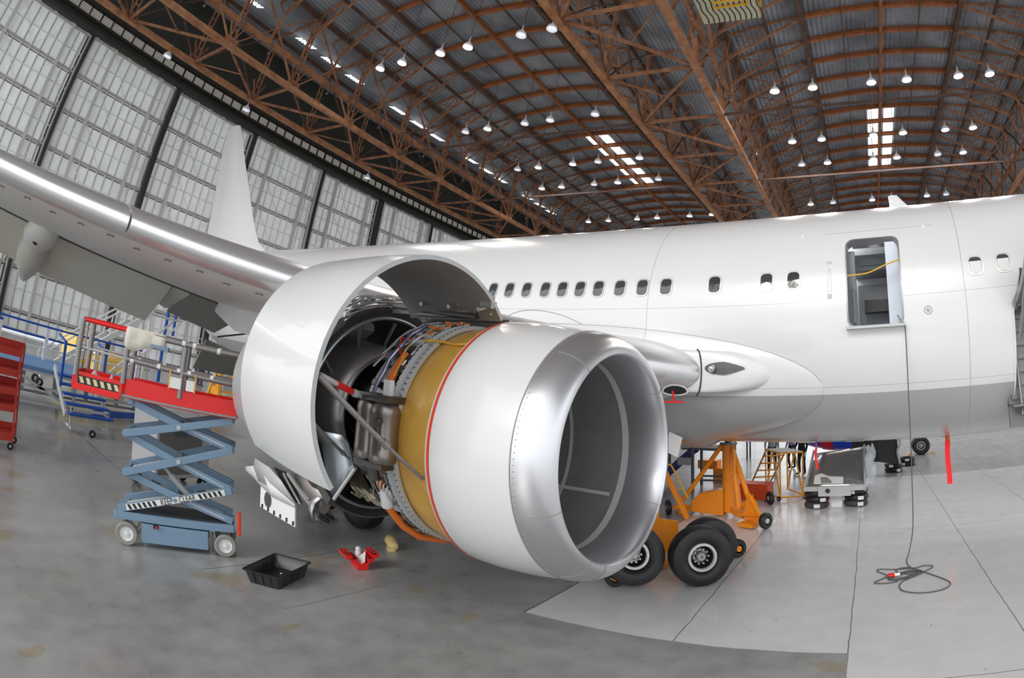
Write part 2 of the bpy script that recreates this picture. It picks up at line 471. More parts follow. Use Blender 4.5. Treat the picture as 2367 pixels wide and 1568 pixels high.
# sliding door leaves
LW = 7.75; first = 5.9 - 2 * LW
M_pane = mat('daylit_wired_glass', (0.55, 0.53, 0.45), 0.4, emit=(0.93, 0.90, 0.8), estr=0.10)
for i in range(12):
    y0 = first + i * LW; x = XL + (0.0 if i % 2 else 0.28)
    b = MB()
    # corrugated backing sheet
    pts = []; y = y0 + 0.12; k = 0
    while y < y0 + LW - 0.12:
        pts.append((x - 0.12 + (0.02 if k % 2 else 0), y)); y += 0.155; k += 1
    b.grid([[Vector((px, py, z)) for (px, py) in pts] for z in (0.15, 19.2)], flip=True)
    d = struct(b.build('door_%d' % (i + 1), M_sheet))
    d['label'] = 'tall pale steel sliding hangar door leaf in the left wall'
    fr = MB()
    for yy, w, dp in ((y0 + 0.1, 0.12, 0.3), (y0 + LW - 0.1, 0.12, 0.3), (y0 + 2.0, 0.10, 0.42), (y0 + 6.15, 0.10, 0.42)):
        fr.beam((x + dp / 2 - 0.08, yy, 0.1), (x + dp / 2 - 0.08, yy, 19.2), dp, w, up=(0, 1, 0))
        fr.beam((x + dp - 0.1, yy, 0.1), (x + dp - 0.1, yy, 19.2), 0.02, w + 0.14, up=(0, 1, 0))
    fr.build('flange', mat('door_flange_paint', (0.60, 0.60, 0.55), 0.6, noise=0.1, nscale=2), d)
    gi = MB()
    for z in (0.2, 1.35, 3.85, 6.35, 8.85, 11.35, 13.9, 16.4, 19.1):
        gi.beam((x + 0.09, y0 + 0.1, z), (x + 0.09, y0 + LW - 0.1, z), 0.22, 0.14)
    gi.build('girt', M_doorframe, d)
    mu = MB()
    for yy in (0.7, 1.35, 2.7, 3.4, 4.08, 4.75, 5.4, 6.7, 7.2):
        mu.beam((x - 0.03, y0 + yy, 0.2), (x - 0.03, y0 + yy, 19.1), 0.12, 0.07, up=(0, 1, 0))
    for z in (2.6, 5.1, 7.6, 10.1, 12.6, 15.2, 17.7):
        mu.beam((x - 0.04, y0 + 0.1, z), (x - 0.04, y0 + LW - 0.1, z), 0.07, 0.07)
    mu.build('mullion', M_whitemetal, d)
    gv = MB()  # shade put in as dark strips beside mullions and under girts
    for yy in (0.7, 1.35, 2.7, 3.4, 4.08, 4.75, 5.4, 6.7, 7.2):
        gv.box((x - 0.095, y0 + yy + 0.075, 9.6), (0.012, 0.035, 18.8))
    for z in (1.35, 3.85, 6.35, 8.85, 11.35, 13.9, 16.4): gv.box((x - 0.09, y0 + LW / 2, z - 0.16), (0.012, LW - 0.3, 0.09))
    gv.build('painted_shadow_line', M_shadowline, d)
    tt = MB()
    for q in range(16): tt.box((x + 0.2, y0 + 0.35 + q * 0.47, 19.15 + 0.08 * (q % 3)), (0.12, 0.22, 0.10), 0.3)
    tt.build('roller_bracket', M_whitemetal, d)
    br = MB(); zz = (1.35, 3.85, 6.35, 8.85, 11.35, 13.9, 16.4, 19.1)
    for a, c in zip(zz[:-1], zz[1:]):
        br.beam((x + 0.22, y0 + 2.05, c), (x + 0.22, y0 + 4.08, a), 0.05, 0.05)
        br.beam((x + 0.22, y0 + 6.1, c), (x + 0.22, y0 + 4.08, a), 0.03, 0.03)
        br.beam((x + 0.22, y0 + 0.15, a), (x + 0.22, y0 + 2.0, c), 0.03, 0.03)
        br.beam((x + 0.22, y0 + 6.2, c), (x + 0.22, y0 + 7.6, a), 0.03, 0.03)
        for q in range(3):
            br.beam((x + 0.3, y0 + 4.7 + q * 0.03, c - 0.1), (x + 0.3, y0 + 4.95, c + 0.02), 0.03, 0.03)
    br.build('brace', M_whitemetal, d)
    # dark gap post between two leaves
    ps = MB(); wdt = 0.42 if i in (2, 5, 8) else 0.2
    ps.box((XL + 0.42, y0 + LW, 9.6), (0.5, wdt, 19.2)); ps.box((XL + 0.7, y0 + LW + wdt * 0.3, 9.6), (0.06, 0.08, 19.2))
    ps.box((XL - 0.2, y0 + LW, 9.6), (0.2, 0.6, 19.3))
    ps.build('edge_post', M_dkframe, d)
    # window strip above
    w = MB(); w.box((XL - 0.12, y0 + LW / 2, 20.6), (0.02, LW - 0.1, 0.78))
    wo = struct(w.build('window_%d' % (i + 1), M_pane)); wo['label'] = 'strip of small wired panes above the hangar doors'
    wf = MB()
    for q in range(9): wf.box((XL - 0.05, y0 + q * LW / 8, 20.6), (0.14, 0.09, 0.86))
    for z in (20.18, 21.0): wf.box((XL - 0.05, y0 + LW / 2, z), (0.14, LW, 0.07))
    for q in range(1, 5): wf.box((XL - 0.1, y0 + LW / 2, 20.2 + q * 0.16), (0.03, LW, 0.012))
    wf.build('mullion', M_dkframe, wo)

# ------------------------------------------------------------------ roof steel
def box_truss(xa, xb, label, near_rail, full=True):
    """four-chord lattice girder running along the hangar"""
    root = empty('roof_truss', ((xa + xb) / 2, NY0, 19.3), 0, label, 'roof truss', 'lattice girders carrying the hangar roof')
    ya, yb = YS[0] - 2, YS[-1] + 3
    zb = 19.5
    for x in (xa, xb):
        c = MB(); c.beam((x, ya, zb), (x, yb, zb), 0.26, 0.3)
        c.beam((x, ya, zb - 0.2), (x, yb, zb - 0.2), 0.4, 0.05)
        c.build('bottom_chord', M_chord, root)
    for x in (xa, xb):
        zt = roof_z(x) - 0.45
        MB().beam((x, ya, zt), (x, yb, zt), 0.24, 0.26).build('top_chord', M_rustdark, root)
    # runway beam over the inner chord with its clips
    for xr in near_rail:
        r = MB(); r.beam((xr, ya, 21.25), (xr, yb, 21.25), 0.2, 0.42)
        rail = r.build('runway_beam', M_rust, root)
        first_clip = None; y = YS[0]
        while y < YS[-1]:
            if first_clip is None:
                cl = MB(); cl.box((xr + 0.16, y, 21.2), (0.1, 0.1, 0.5)); cl.box((xr + 0.22, y + 0.05, 20.75), (0.06, 0.05, 0.45)); cl.sphere((xr + 0.2, y, 20.5), 0.09, 6)
                first_clip = cl.build('clip', M_steel, rail); yc = y
            else:
                q = first_clip.copy(); COL.objects.link(q); q.parent = rail; q.location = (0, y - yc, 0)
            y += NSP / 2
    for k, y in enumerate(YS):
        fr = MB()           # the cross frame at this panel point
        for x in (xa, xb):
            zt = roof_z(x) - 0.45
            for dy in (-0.16, 0.16):
                fr.beam((x, y + dy, zb), (x, y + dy, zt), 0.1, 0.08, up=(1, 0, 0))
            for q in range(8):
                z = zb + 0.5 + q * (zt - zb - 0.6) / 8
                fr.box((x, y, z), (0.06, 0.34, 0.1))
            # fan gusset at the foot
            for s_ in (-1, 1):
                fr.beam((x, y, zb + 0.1), (x, y + s_ * 0.55, zb + 1.5), 0.05, 0.18, up=(1, 0, 0))
            fr.box((x, y, zb + 0.25), (0.05, 1.0, 0.6))
        fr.beam((xa, y, zb), (xb, y, zb), 0.14, 0.16)
        fr.beam((xa, y, roof_z(xa) - 0.6), (xb, y, roof_z(xb) - 0.6), 0.12, 0.14)
        fr.build('cross_frame', M_rust, root)
        if k + 1 < len(YS):
            y2 = YS[k + 1]; d = MB()
            A, B = (xa, xb) if k % 2 else (xb, xa)
            d.beam((A, y, zb), (B, y2, zb), 0.13, 0.15)
            d.beam((B, y, zb + 0.05), ((A + B) / 2, (y + y2) / 2, zb + 0.02), 0.06, 0.08)
            d.build('plan_brace', M_rust, root)
            for x in (xa, xb):
                zt = roof_z(x) - 0.45; ym = (y + y2) / 2
                w = MB()
                w.beam((x, y, zt), (x, ym, zb + 3.0), 0.1, 0.14, up=(1, 0, 0)); w.beam((x, ym, zb + 3.0), (x, y2, zb), 0.1, 0.14, up=(1, 0, 0))
                w.beam((x, y, zb), (x, ym, zb + 3.0), 0.09, 0.12, up=(1, 0, 0)); w.beam((x, ym, zb + 3.0), (x, y2, zt), 0.09, 0.12, up=(1, 0, 0))
                w.build('web_brace', M_rust if x == xb else M_rustdark, root)
    return root
box_truss(-40.4, -34.9, 'rust brown lattice roof truss nearest the tall white hangar doors', (-34.9,))
box_truss(-13.1, -7.8, 'rust brown lattice roof truss crossing above the middle of the aircraft', (-7.5,))
box_truss(13.95, 19.35, 'rust brown lattice roof truss at the far right edge of the roof', (13.95,))
box_truss(40.9, 46.4, 'rust brown lattice roof truss beyond the right bay', (40.9,)) if False else None

# arched ribs, one object each
def rib_parts(bay, y, root):
    xc = RIDGE + bay * PER
    c = MB()
    pts = [(xc + u, y, roof_z(xc + u) - 0.22) for u in (-5.25, -2.6, 0, 2.6, 5.25)]
    for p, q in zip(pts[:-1], pts[1:]): c.ibeam(p, q, 0.26, 0.34, 0.035)
    c.build('rib_beam', M_ribs, root)
    for s_ in (-1, 1):
        e = MB()
        xs_ = [5.25, 7.6, 10.0, 11.9]
        tp = [(xc + s_ * u, y, roof_z(xc + u) - 0.15) for u in xs_]
        bt = [(xc + s_ * 5.25, y, roof_z(xc + 5.25) - 0.35), (xc + s_ * 7.9, y, 24.85), (xc + s_ * 10.3, y, 23.55), (xc + s_ * 11.0, y, 21.3)]
        for p, q in zip(tp[:-1], tp[1:]): e.beam(p, q, 0.12, 0.14)
        for p, q in zip(bt[:-1], bt[1:]): e.beam(p, q, 0.12, 0.16)
        for p, q in ((tp[1], bt[1]), (tp[1], bt[2]), (tp[2], bt[1]), (tp[2], bt[2]), (tp[3], bt[2])): e.beam(p, q, 0.06, 0.07)
        e.build('knee_truss', M_rust, root)
for bay, bname in ((-1, 'left'), (0, 'right')):
    lst = [y for y in RIBY]
    proto = None
    for k, y in enumerate(lst):
        lab = '%s orange-brown arched rib of the %s roof bay from the camera' % (ORD[k], bname)
        if proto is None:
            proto = empty('roof_rib', (RIDGE + bay * PER, y, 26.6), 0, lab, 'roof rib', 'arched ribs under the hangar roof')
            rib_parts(bay, y, proto)
        else:
            copy_tree(proto, (RIDGE + bay * PER, y, 26.6), 0, lab)
# purlins running along each bay
for bay, bname in ((-1, 'left'), (0, 'right')):
    for j, (u, w, hh) in enumerate(((-10.2, .16, .22), (-7.6, .14, .2), (-5.25, .34, .36), (-2.6, .08, .1), (0, .22, .34), (2.6, .08, .1), (5.25, .34, .36), (7.6, .14, .2), (10.2, .16, .22))):
        xx = RIDGE + bay * PER + u
        o = MB().beam((xx, Y0, roof_z(xx) - 0.42), (xx, Y1, roof_z(xx) - 0.42), w, hh).build('roof_purlin', M_rustdark if j != 4 else M_ribs)
        tag(o, '%s long dark purlin from the left under the %s roof bay' % (ORD[j], bname), 'purlin', 'long purlins under the hangar roof')
# tie beams across the bays
for bay, bname in ((-1, 'left'), (0, 'right')):
    for k, y in enumerate((28.65, 39.55, 50.45, 61.35)):
        xa, xb = RIDGE + bay * PER - 10.4, RIDGE + bay * PER + 11.3
        c = MB(); c.beam((xa, y, 19.5), (xb, y, 19.5), 0.11, 0.14)
        o = c.build('tie_beam', M_rustdark)
        tag(o, '%s thin brown tie beam across the %s bay, counted from the camera' % (ORD[k], bname), 'beam', 'tie beams across the bays')
# yellow sloping brace in the left bay
o = MB().beam((-24.9, 15.2, 26.0), (-19.5, 21.9, 25.6), 0.12, 0.16).build('roof_brace', mat('ochre_paint', (0.45, 0.22, 0.03), 0.6))
tag(o, 'ochre slanting roof brace spanning several ribs of the left bay', 'brace')

# skylights
M_sky = mat('skylight_sheet', (0.8, 0.8, 0.8), 0.5, emit=(0.95, 0.97, 1.0), estr=1.0)
M_sky2 = mat('skylight_slat_sheet', (0.8, 0.8, 0.8), 0.5, emit=(0.95, 0.97, 1.0), estr=0.9)
for bay, bname in ((-1, 'left'), (0, 'right')):
    xc = RIDGE + bay * PER; n_ = 0
    for k, y in enumerate(RIBY):
        if 41 < y + 1 < 55:
            for s_, sn in ((-1, 'left'), (1, 'right')):
                c = MB(); xx = xc + s_ * 0.72 + 0.1
                c.box((xx, y + 1.36, roof_z(xx) - 0.09), (0.95, 2.3, 0.04))
                for q in range(6): c.box((xx, y + 0.3 + q * 0.4, roof_z(xx) - 0.12), (0.95, 0.03, 0.02))
                o = struct(c.build('window_%d' % (20 + bay * 0 + n_ + (0 if bay else 20)), M_sky))
                o['label'] = '%s translucent roof light panel beside the ridge' % sn
                n_ += 1
n_ = 0
for k, y in enumerate(RIBY):
    if 10 < y < 60 and k % 4 != 1:
        c = MB()
        for q in range(6):
            c.box((-37.75 + .02 * q, y + 0.45 + q * 0.28, roof_z(-37.5) + 0.1), (0.62, 0.15, 0.03), 0.5)
        o = struct(c.build('window_%d' % (60 + n_), M_sky2)); n_ += 1
        for v in o.data.vertices: v.co.z -= 0.55

# ------------------------------------------------------------------ hanging lamps
M_shade = mat('lamp_shade_glass', (0.85, 0.86, 0.88), 0.2, 0.2, emit=(0.95, 0.95, 1.0), estr=0.10)
M_lit = mat('lamp_lit', (1, 1, 1), 0.3, emit=(1.0, 0.66, 0.36), estr=9)
M_litblue = mat('lamp_lit_cool', (1, 1, 1), 0.3, emit=(0.62, 0.62, 1.0), estr=7)
M_off = mat('lamp_unlit_glow', (0.8, 0.8, 0.82), 0.2, emit=(0.9, 0.92, 1.0), estr=0.5)  # faint emission added to imitate light caught by the unlit glass
def lamp_proto(bm_):
    r = empty('hanging_lamp', (0, 0, 0), 0, 'lamp', 'lamp', 'bell lamps hanging under the roof')
    c = MB(); c.lathe([(0.0, 0.33), (0.10, 0.32), (0.22, 0.26), (0.34, 0.13), (0.42, 0.08)], (0, 0, -0.2), (0, 0, 1), 16)
    c.lathe([(0.02, 0.31), (0.11, 0.30), (0.22, 0.24), (0.33, 0.11)], (0, 0, -0.2), (0, 0, 1), 16, flip=True)
    c.build('lamp_shade', M_shade, r, smooth=True)
    c = MB(); c.tube((0, 0, 0.2), (0, 0, 0.52), 0.07, 8, 0.05); c.tube((0, 0, 0.5), (0, 0, 0.75), 0.02, 6)
    c.build('lamp_holder', M_lgrey, r)
    c = MB(); c.sphere((0, 0, -0.12), 0.21, 10, (1, 1, 0.6)); c.build('bulb', bm_, r, smooth=True)
    c = MB(); c.tube((0, 0, 0.45), (0, 0, 3.6), 0.02, 5); c.build('drop_rod', M_rustdark, r)
    return r
protos = {}
rowsL = [(21.05, 'nearest', [(-30, 'b'), (-27.8, 'l'), (-24.3, 'b'), (-22, 'l'), (-18, 'o'), (-15.9, 'o')]),
         (30.9, 'second', [(-29.9, 'o'), (-27.6, 'l'), (-24.0, 'o'), (-21.7, 'o'), (-17.9, 'o')]),
         (38.7, 'third', [(-29.9, 'o'), (-27.6, 'l'), (-24.0, 'b'), (-21.5, 'o'), (-17.6, 'b')]),
         (43.5, 'fourth', [(-30.2, 'l'), (-27.9, 'b'), (-24.3, 'o'), (-21.8, 'b'), (-17.7, 'o')]),
         (54.2, 'fifth', [(-30.5, 'b'), (-27.9, 'b'), (-24.3, 'b'), (-21.9, 'b'), (-18.1, 'b'), (-15.6, 'l')])]
rowsR = [(30.5, 'nearest', [(-4.8, 'l'), (-2.3, 'l'), (1.5, 'b'), (3.8, 'l'), (7.2, 'l'), (9.3, 'b')]),
         (38.2, 'second', [(-4.7, 'l'), (-2.4, 'b'), (1.6, 'b'), (3.9, 'b'), (7.2, 'b'), (9.4, 'l')]),
         (42.8, 'third', [(-4.5, 'o'), (-2.3, 'b'), (1.6, 'l'), (3.6, 'b'), (7.1, 'o'), (9.3, 'b')]),
         (53.0, 'fourth', [(-4.8, 'l'), (-2.5, 'o'), (1.5, 'b'), (3.5, 'o'), (7.1, 'b'), (9.1, 'o')])]
for rows_, bname in ((rowsL, 'left'), (rowsR, 'right')):
    for (y, rn, ls) in rows_:
        for j, (x, ty) in enumerate(ls):
            st = {'l': 'glowing warm white', 'b': 'glowing cool white', 'o': 'unlit glassy'}[ty]
            lab = '%s bell lamp, %s from left, %s row, %s bay' % (st, ORD[j], rn, bname)
            if ty not in protos:
                protos[ty] = lamp_proto({'l': M_lit, 'b': M_litblue, 'o': M_off}[ty])
                r = protos[ty]; r.location = (x, y, 22.1); r['label'] = lab
            else:
                r = copy_tree(protos[ty], (x, y, 22.1), 0, lab)
                continue
            if ty != 'o':
                ld = bpy.data.lights.new('lamp_light', 'SPOT'); ld.energy = 650; ld.spot_size = math.radians(150); ld.spot_blend = 0.6
                ld.shadow_soft_size = 0.3; ld.color = (1.0, 0.9, 0.8) if ty == 'l' else (0.85, 0.88, 1.0)
                lo = bpy.data.objects.new('lamp_light', ld); COL.objects.link(lo); lo.parent = r; lo.location = (0, 0, -0.45)
for o in list(COL.objects):
    if o.name.startswith('hanging_lamp'):
        for ch_ in o.children:
            if ch_.name.startswith('drop_rod'): ch_.scale[2] = (roof_z(o.location.x) - 22.1) / 3.6
for j, (x, y, z) in enumerate([(-42.9, 11.0, 20.0), (-43.6, 18.9, 20.0), (-43.5, 32.8, 20.0)]):
    wl = copy_tree(protos['o'], (x, y, z), 0, '%s small unlit lamp beside the window strip over the hangar doors, from the left' % ORD[j])
    for ch_ in wl.children:
        if ch_.name.startswith('drop_rod'): ch_.scale[2] = (roof_z(x) - z) / 3.6

# ================================================================== the airliner
# aircraft frame: s = distance towards the tail, D = distance across from the camera side, z = up
F_ = Vector((-0.9978, 0.0663, 0)).normalized()
N_ = Vector((0.0663, 0.9978, 0)).normalized()
def A(s, D, z): return F_ * s + N_ * D + Vector((0, 0, z))
AZ = math.atan2(-0.0663, 0.9978)
plane = empty('airliner', A(8, 13, 0), AZ, 'big white twin-engine airliner on jacks with its near engine cowl swung open', 'aircraft')
HA, HB, HZ = 2.515, 2.7, 4.7

# hull paint: white above, grey belly, fine panel lines
M_hull = mat('hull_paint', (0.8, 0.8, 0.8), 0.25, coat=0.5)
h = NT(M_hull); tcn = h.N.new('ShaderNodeTexCoord'); sx = h.N.new('ShaderNodeSeparateXYZ')
h.L.new(tcn.outputs['Object'], sx.inputs[0])
S_ = h.m('SUBTRACT', 8.0, sx.outputs[0]); Zz = sx.outputs[2]
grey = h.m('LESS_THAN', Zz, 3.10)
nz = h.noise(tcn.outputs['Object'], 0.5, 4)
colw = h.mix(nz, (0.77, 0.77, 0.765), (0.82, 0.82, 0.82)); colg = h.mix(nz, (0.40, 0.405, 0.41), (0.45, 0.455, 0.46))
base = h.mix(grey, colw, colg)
ln = h.band(S_, 5.2, 0.008)
for at in (-1.24, -5.6, 12.0, 18.0): ln = h.m('MAXIMUM', ln, h.band(S_, at, 0.008))
ln = h.m('MAXIMUM', ln, h.band(Zz, 4.89, 0.005)); ln = h.m('MAXIMUM', ln, h.band(Zz, 3.24, 0.005))
l3 = h.m('MULTIPLY', h.band(Zz, 6.40, 0.006), h.band(S_, 0.36, 1.12)); ln = h.m('MAXIMUM', ln, l3)
base = h.mix(h.m('MULTIPLY', ln, 0.55), base, (0.25, 0.25, 0.25))
# dabs of yellow primer on the belly
yp = h.m('MULTIPLY', h.m('GREATER_THAN', h.noise(tcn.outputs['Object'], 1.6, 2), 0.60), h.m('LESS_THAN', Zz, 2.12))
yp = h.m('MULTIPLY', yp, h.band(S_, 4.0, 1.9))
base = h.mix(h.m('MULTIPLY', yp, 0.85), base, (0.55, 0.33, 0.02))
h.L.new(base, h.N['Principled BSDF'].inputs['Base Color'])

def st_at(s):
    """(a, b, zc) of the hull section at station s"""
    T = [(-14.1, .12, .12, 3.85), (-13.6, .75, .8, 3.9), (-12.6, 1.5, 1.6, 4.1), (-11.0, 2.15, 2.3, 4.4), (-9.0, 2.45, 2.65, 4.66), (-7.5, HA, HB, HZ), (25, HA, HB, HZ), (28.5, 2.4, 2.5, 4.92), (32, 2.0, 2.05, 5.35), (35.5, 1.4, 1.45, 5.85), (38.5, .75, .8, 6.3), (40.6, .25, .28, 6.6)]
    if s <= T[0][0]: return T[0][1:]
    for p, q in zip(T[:-1], T[1:]):
        if s <= q[0]:
            t = (s - p[0]) / (q[0] - p[0])
            return tuple(p[i] + (q[i] - p[i]) * t for i in (1, 2, 3))
    return T[-1][1:]
def hull(s, z, off=0.0):
    a, b_, zc = st_at(s)
    w = max(-1, min(1, (z - zc) / b_)); c = math.sqrt(1 - w * w)
    n = Vector((0, -c / a, w / b_)); n.normalize()
    return A(s, 13 - a * c + n.y * off, zc + b_ * w + n.z * off)
def hullang(s, th, off=0.0):     # th: 0 = camera side, +90 top, -90 bottom (degrees)
    a, b_, zc = st_at(s); t = math.radians(th)
    n = Vector((-math.cos(t) / a, math.sin(t) / b_)); n.normalize()
    return A(s, 13 - a * math.cos(t) + n.x * off, zc + b_ * math.sin(t) + n.y * off)
HOLES = [(-.02, 1.0, 4.36, 6.17, 0.17, -.3, 1.3, 4.1, 6.45), (-4.0, -2.13, 2.36, 4.5, 0.12, -4.3, -1.9, 2.15, 4.75)]
wz = sorted(set([HZ + HB * math.sin(math.radians(t)) for t in range(-90, 91, 5)] + [4.1, 6.45, 2.15, 4.75]))
ss = sorted(set([-14.1, -13.9, -13.6, -13.1, -12.6, -11.8, -11, -10, -9, -8.2, -7.5] + [-7 + i for i in range(0, 7)] + [-4.3, -1.9, -.3, 1.3] + [2 + i for i in range(24)] + [26, 27, 28.5, 30, 32, 34, 35.5, 37, 38.5, 39.6, 40.3, 40.6]))
fz = [(z - HZ) / HB for z in wz]
b = MB(); rows = []
for s in ss:
    a, b_, zc = st_at(s); r = []
    for w in fz: r.append(A(s, 13 - a * math.sqrt(max(0, 1 - w * w)), zc + b_ * w))
    for w in fz[-2:0:-1]: r.append(A(s, 13 + a * math.sqrt(max(0, 1 - w * w)), zc + b_ * w))
    rows.append(r)
n = len(rows[0]); vs = [p for r in rows for p in r]; fs = []
for i in range(len(ss) - 1):
    for j in range(n):
        skip = False
        if j < len(wz) - 1:
            for H in HOLES:
                if ss[i] >= H[5] - 1e-6 and ss[i + 1] <= H[6] + 1e-6 and wz[j] >= H[7] - 1e-6 and wz[j + 1] <= H[8] + 1e-6: skip = True
        if not skip: fs.append((i * n + j, (i + 1) * n + j, (i + 1) * n + (j + 1) % n, i * n + (j + 1) % n))
b.add(vs, fs)
def rrect(s0, s1, z0, z1, r, k=6):
    pts = []
    for (cs, cz, a0) in ((s1 - r, z1 - r, 0), (s0 + r, z1 - r, 90), (s0 + r, z0 + r, 180), (s1 - r, z0 + r, 270)):
        for i in range(k + 1):
            a = math.radians(a0 + 90 * i / k); pts.append((cs + r * math.cos(a), cz + r * math.sin(a)))
    out = []
    for p, q in zip(pts, pts[1:] + pts[:1]):
        L = math.hypot(q[0] - p[0], q[1] - p[1]); m_ = max(1, int(L / 0.15))
        for i in range(m_): out.append((p[0] + (q[0] - p[0]) * i / m_, p[1] + (q[1] - p[1]) * i / m_))
    return out
for H in HOLES:
    inn = rrect(*H[:5]); cs, cz = (H[0] + H[1]) / 2, (H[2] + H[3]) / 2; out = []
    for (s, z) in inn:
        ds, dz = s - cs, z - cz
        t = min(((H[6] if ds > 0 else H[5]) - cs) / ds if abs(ds) > 1e-6 else 1e9, ((H[8] if dz > 0 else H[7]) - cz) / dz if abs(dz) > 1e-6 else 1e9)
        out.append((cs + ds * t, cz + dz * t))
    rws = [[hull(p[0] + (q[0] - p[0]) * t, p[1] + (q[1] - p[1]) * t) for p, q in zip(inn, out)] for t in (0, .34, .67, 1)]
    # corner points of the outer rectangle
    b.grid(rws, closed=True)
    for (s, z) in ((H[5], H[7]), (H[5], H[8]), (H[6], H[7]), (H[6], H[8])):
        near = sorted(range(len(out)), key=lambda k: abs(out[k][0] - s) + abs(out[k][1] - z))[:2]
        b.add([hull(s, z), hull(*out[near[0]]), hull(*out[near[1]])], [(0, 1, 2)])
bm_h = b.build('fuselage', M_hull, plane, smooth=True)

# door surrounds
for H, nm in ((HOLES[0], 'door_frame'), (HOLES[1], 'cargo_door_frame')):
    inn = rrect(*H[:5]); c = MB()
    rws = [[hull(s, z, 0.006) for (s, z) in inn], [hull(s, z, -0.16) for (s, z) in inn]]
    c.grid(rws, closed=True, flip=True)
    cs, cz = (H[0] + H[1]) / 2, (H[2] + H[3]) / 2
    o2 = [(s + (0.03 if s > cs else -0.03), z + (0.03 if z > cz else -0.03)) for (s, z) in inn]
    c.grid([[hull(s, z, 0.008) for (s, z) in inn], [hull(s, z, 0.008) for (s, z) in o2]], closed=True)
    df = c.build(nm, mat('door_edge_grey', (.30, .30, .30), .4, .5) if nm == 'door_frame' else M_whitemetal, plane)
    if nm == 'door_frame':
        c = MB(); c.box(A(0.49, 10.42, 4.33), (1.12, 0.22, 0.05), AZ); c.build('sill', M_lgrey, df)
# cabin seen through the open door
M_cab = mat('cabin_lining', (0.75, 0.76, 0.78), 0.5); M_cab2 = mat('cabin_dark', (0.25, 0.26, 0.27), 0.5)
M_galley = mat('galley_panel', (0.72, 0.78, 0.88), 0.4)
c = MB()
def cbx(m_, s0, s1, d0, d1, z0, z1): m_.box(A((s0 + s1) / 2, (d0 + d1) / 2, (z0 + z1) / 2), (abs(s1 - s0), abs(d1 - d0), abs(z1 - z0)), AZ)
cbx(c, -.6, 2.0, 10.75, 12.9, 4.24, 4.30); cbx(c, -.6, 2.0, 11.3, 12.9, 6.35, 6.42); cbx(c, -.6, 2.0, 12.9, 12.96, 4.3, 6.4)
cbx(c, 1.9, 1.96, 11.0, 12.9, 4.3, 6.4); cbx(c, -.62, -.56, 11.0, 12.9, 4.3, 6.4)
cab = c.build('cabin_interior', M_cab, plane)
c = MB(); cbx(c, .05, 1.0, 11.9, 12.88, 5.75, 6.1); cbx(c, .25, .85, 11.85, 12.0, 5.85, 6.0); cbx(c, .2, .95, 12.6, 12.7, 4.35, 5.55); cbx(c, -.1, .95, 11.4, 11.7, 6.2, 6.33)
c.build('overhead_panel', M_cab2, cab)
c = MB(); cbx(c, -.55, .24, 10.95, 11.9, 4.3, 6.1); c.build('galley_unit', M_galley, cab)
c = MB(); cbx(c, .22, .8, 12.3, 12.45, 4.9, 5.15); cbx(c, .22, .8, 12.1, 12.45, 4.85, 4.9); c.build('crew_seat', M_black, cab)
c = MB(); cbx(c, .88, 1.1, 11.1, 11.25, 4.35, 6.0); c.tube(A(.93, 11.05, 4.5), A(.93, 11.05, 5.2), .03); c.build('door_post', M_cab2, cab)
c = MB(); pts = cat_rom([hull(-.02, 5.62, .02), A(.25, 10.5, 5.52), A(.6, 10.55, 5.40), hull(1.0, 5.37, .02)], 8)
c.path(pts, .016, 6); c.build('safety_strap', M_yellow, plane)
for q_, (s_, d_) in enumerate(((.5, 12.2), (1.3, 12.3))):  # unseen fill lamps, added to brighten the cabin behind the open door
    ld = bpy.data.lights.new('cabin_fill_light', 'POINT'); ld.energy = 9; ld.shadow_soft_size = .15
    lo = bpy.data.objects.new('cabin_fill_light', ld); COL.objects.link(lo); lo.location = A(s_, d_, 6.05)
# cargo hold seen through the cargo door
c = MB(); cbx(c, -4.2, -2.0, 11.2, 11.3, 2.2, 4.6); cbx(c, -4.2, -2.0, 10.7, 11.9, 2.62, 2.66)
for q in range(7): cbx(c, -4.1, -2.05, 11.1, 11.2, 2.75 + q * .26, 2.83 + q * .26)
for q in range(5): c.tube(A(-2.2 - q * .3, 10.9, 2.45), A(-2.2 - q * .3, 11.1, 3.6), .03)
c.build('cargo_hold_lining', M_duct, plane)
c = MB()
for q in range(9): cbx(c, -2.25 - q * .2, -2.35 - q * .2, 10.85, 11.0, 2.42, 2.55)
c.build('cargo_latches', M_steel, plane)
# opened cargo door: curved panel swung up from the top edge
c = MB(); rows_i = []; rows_o = []
hing = hull(-2.13, 4.5)
for i in range(9):
    ang = math.radians(-75 + i * 9); R_ = 2.55
    D_ = 10.55 - 0.42 * i - 0.0 ; z_ = 4.55 + 0.30 * i - 0.035 * (8 - i) * i
    rows_o.append([A(s, D_ , z_ + 0.07) for s in (-2.13, -4.0)]); rows_i.append([A(s, D_, z_ - 0.07) for s in (-2.13, -4.0)])
c.grid(rows_o); c.grid(rows_i, flip=True)
c.grid([[r[0] for r in rows_o], [r[0] for r in rows_i]]); c.grid([[r[1] for r in rows_o], [r[1] for r in rows_i]], flip=True)
c.add([rows_o[-1][0], rows_o[-1][1], rows_i[-1][1], rows_i[-1][0]], [(0, 1, 2, 3)])
c.build('cargo_door', M_inner, plane, smooth=True)
c = MB(); c.beam(A(-2.16, 10.45, 4.45), A(-2.16, 9.6, 5.0), .06, .09); c.tube(A(-2.2, 10.5, 3.9), A(-2.2, 9.3, 5.0), .035); c.sphere(A(-2.18, 10.42, 4.55), .09, 8)
c.build('cargo_door_hinge', M_steel, plane)

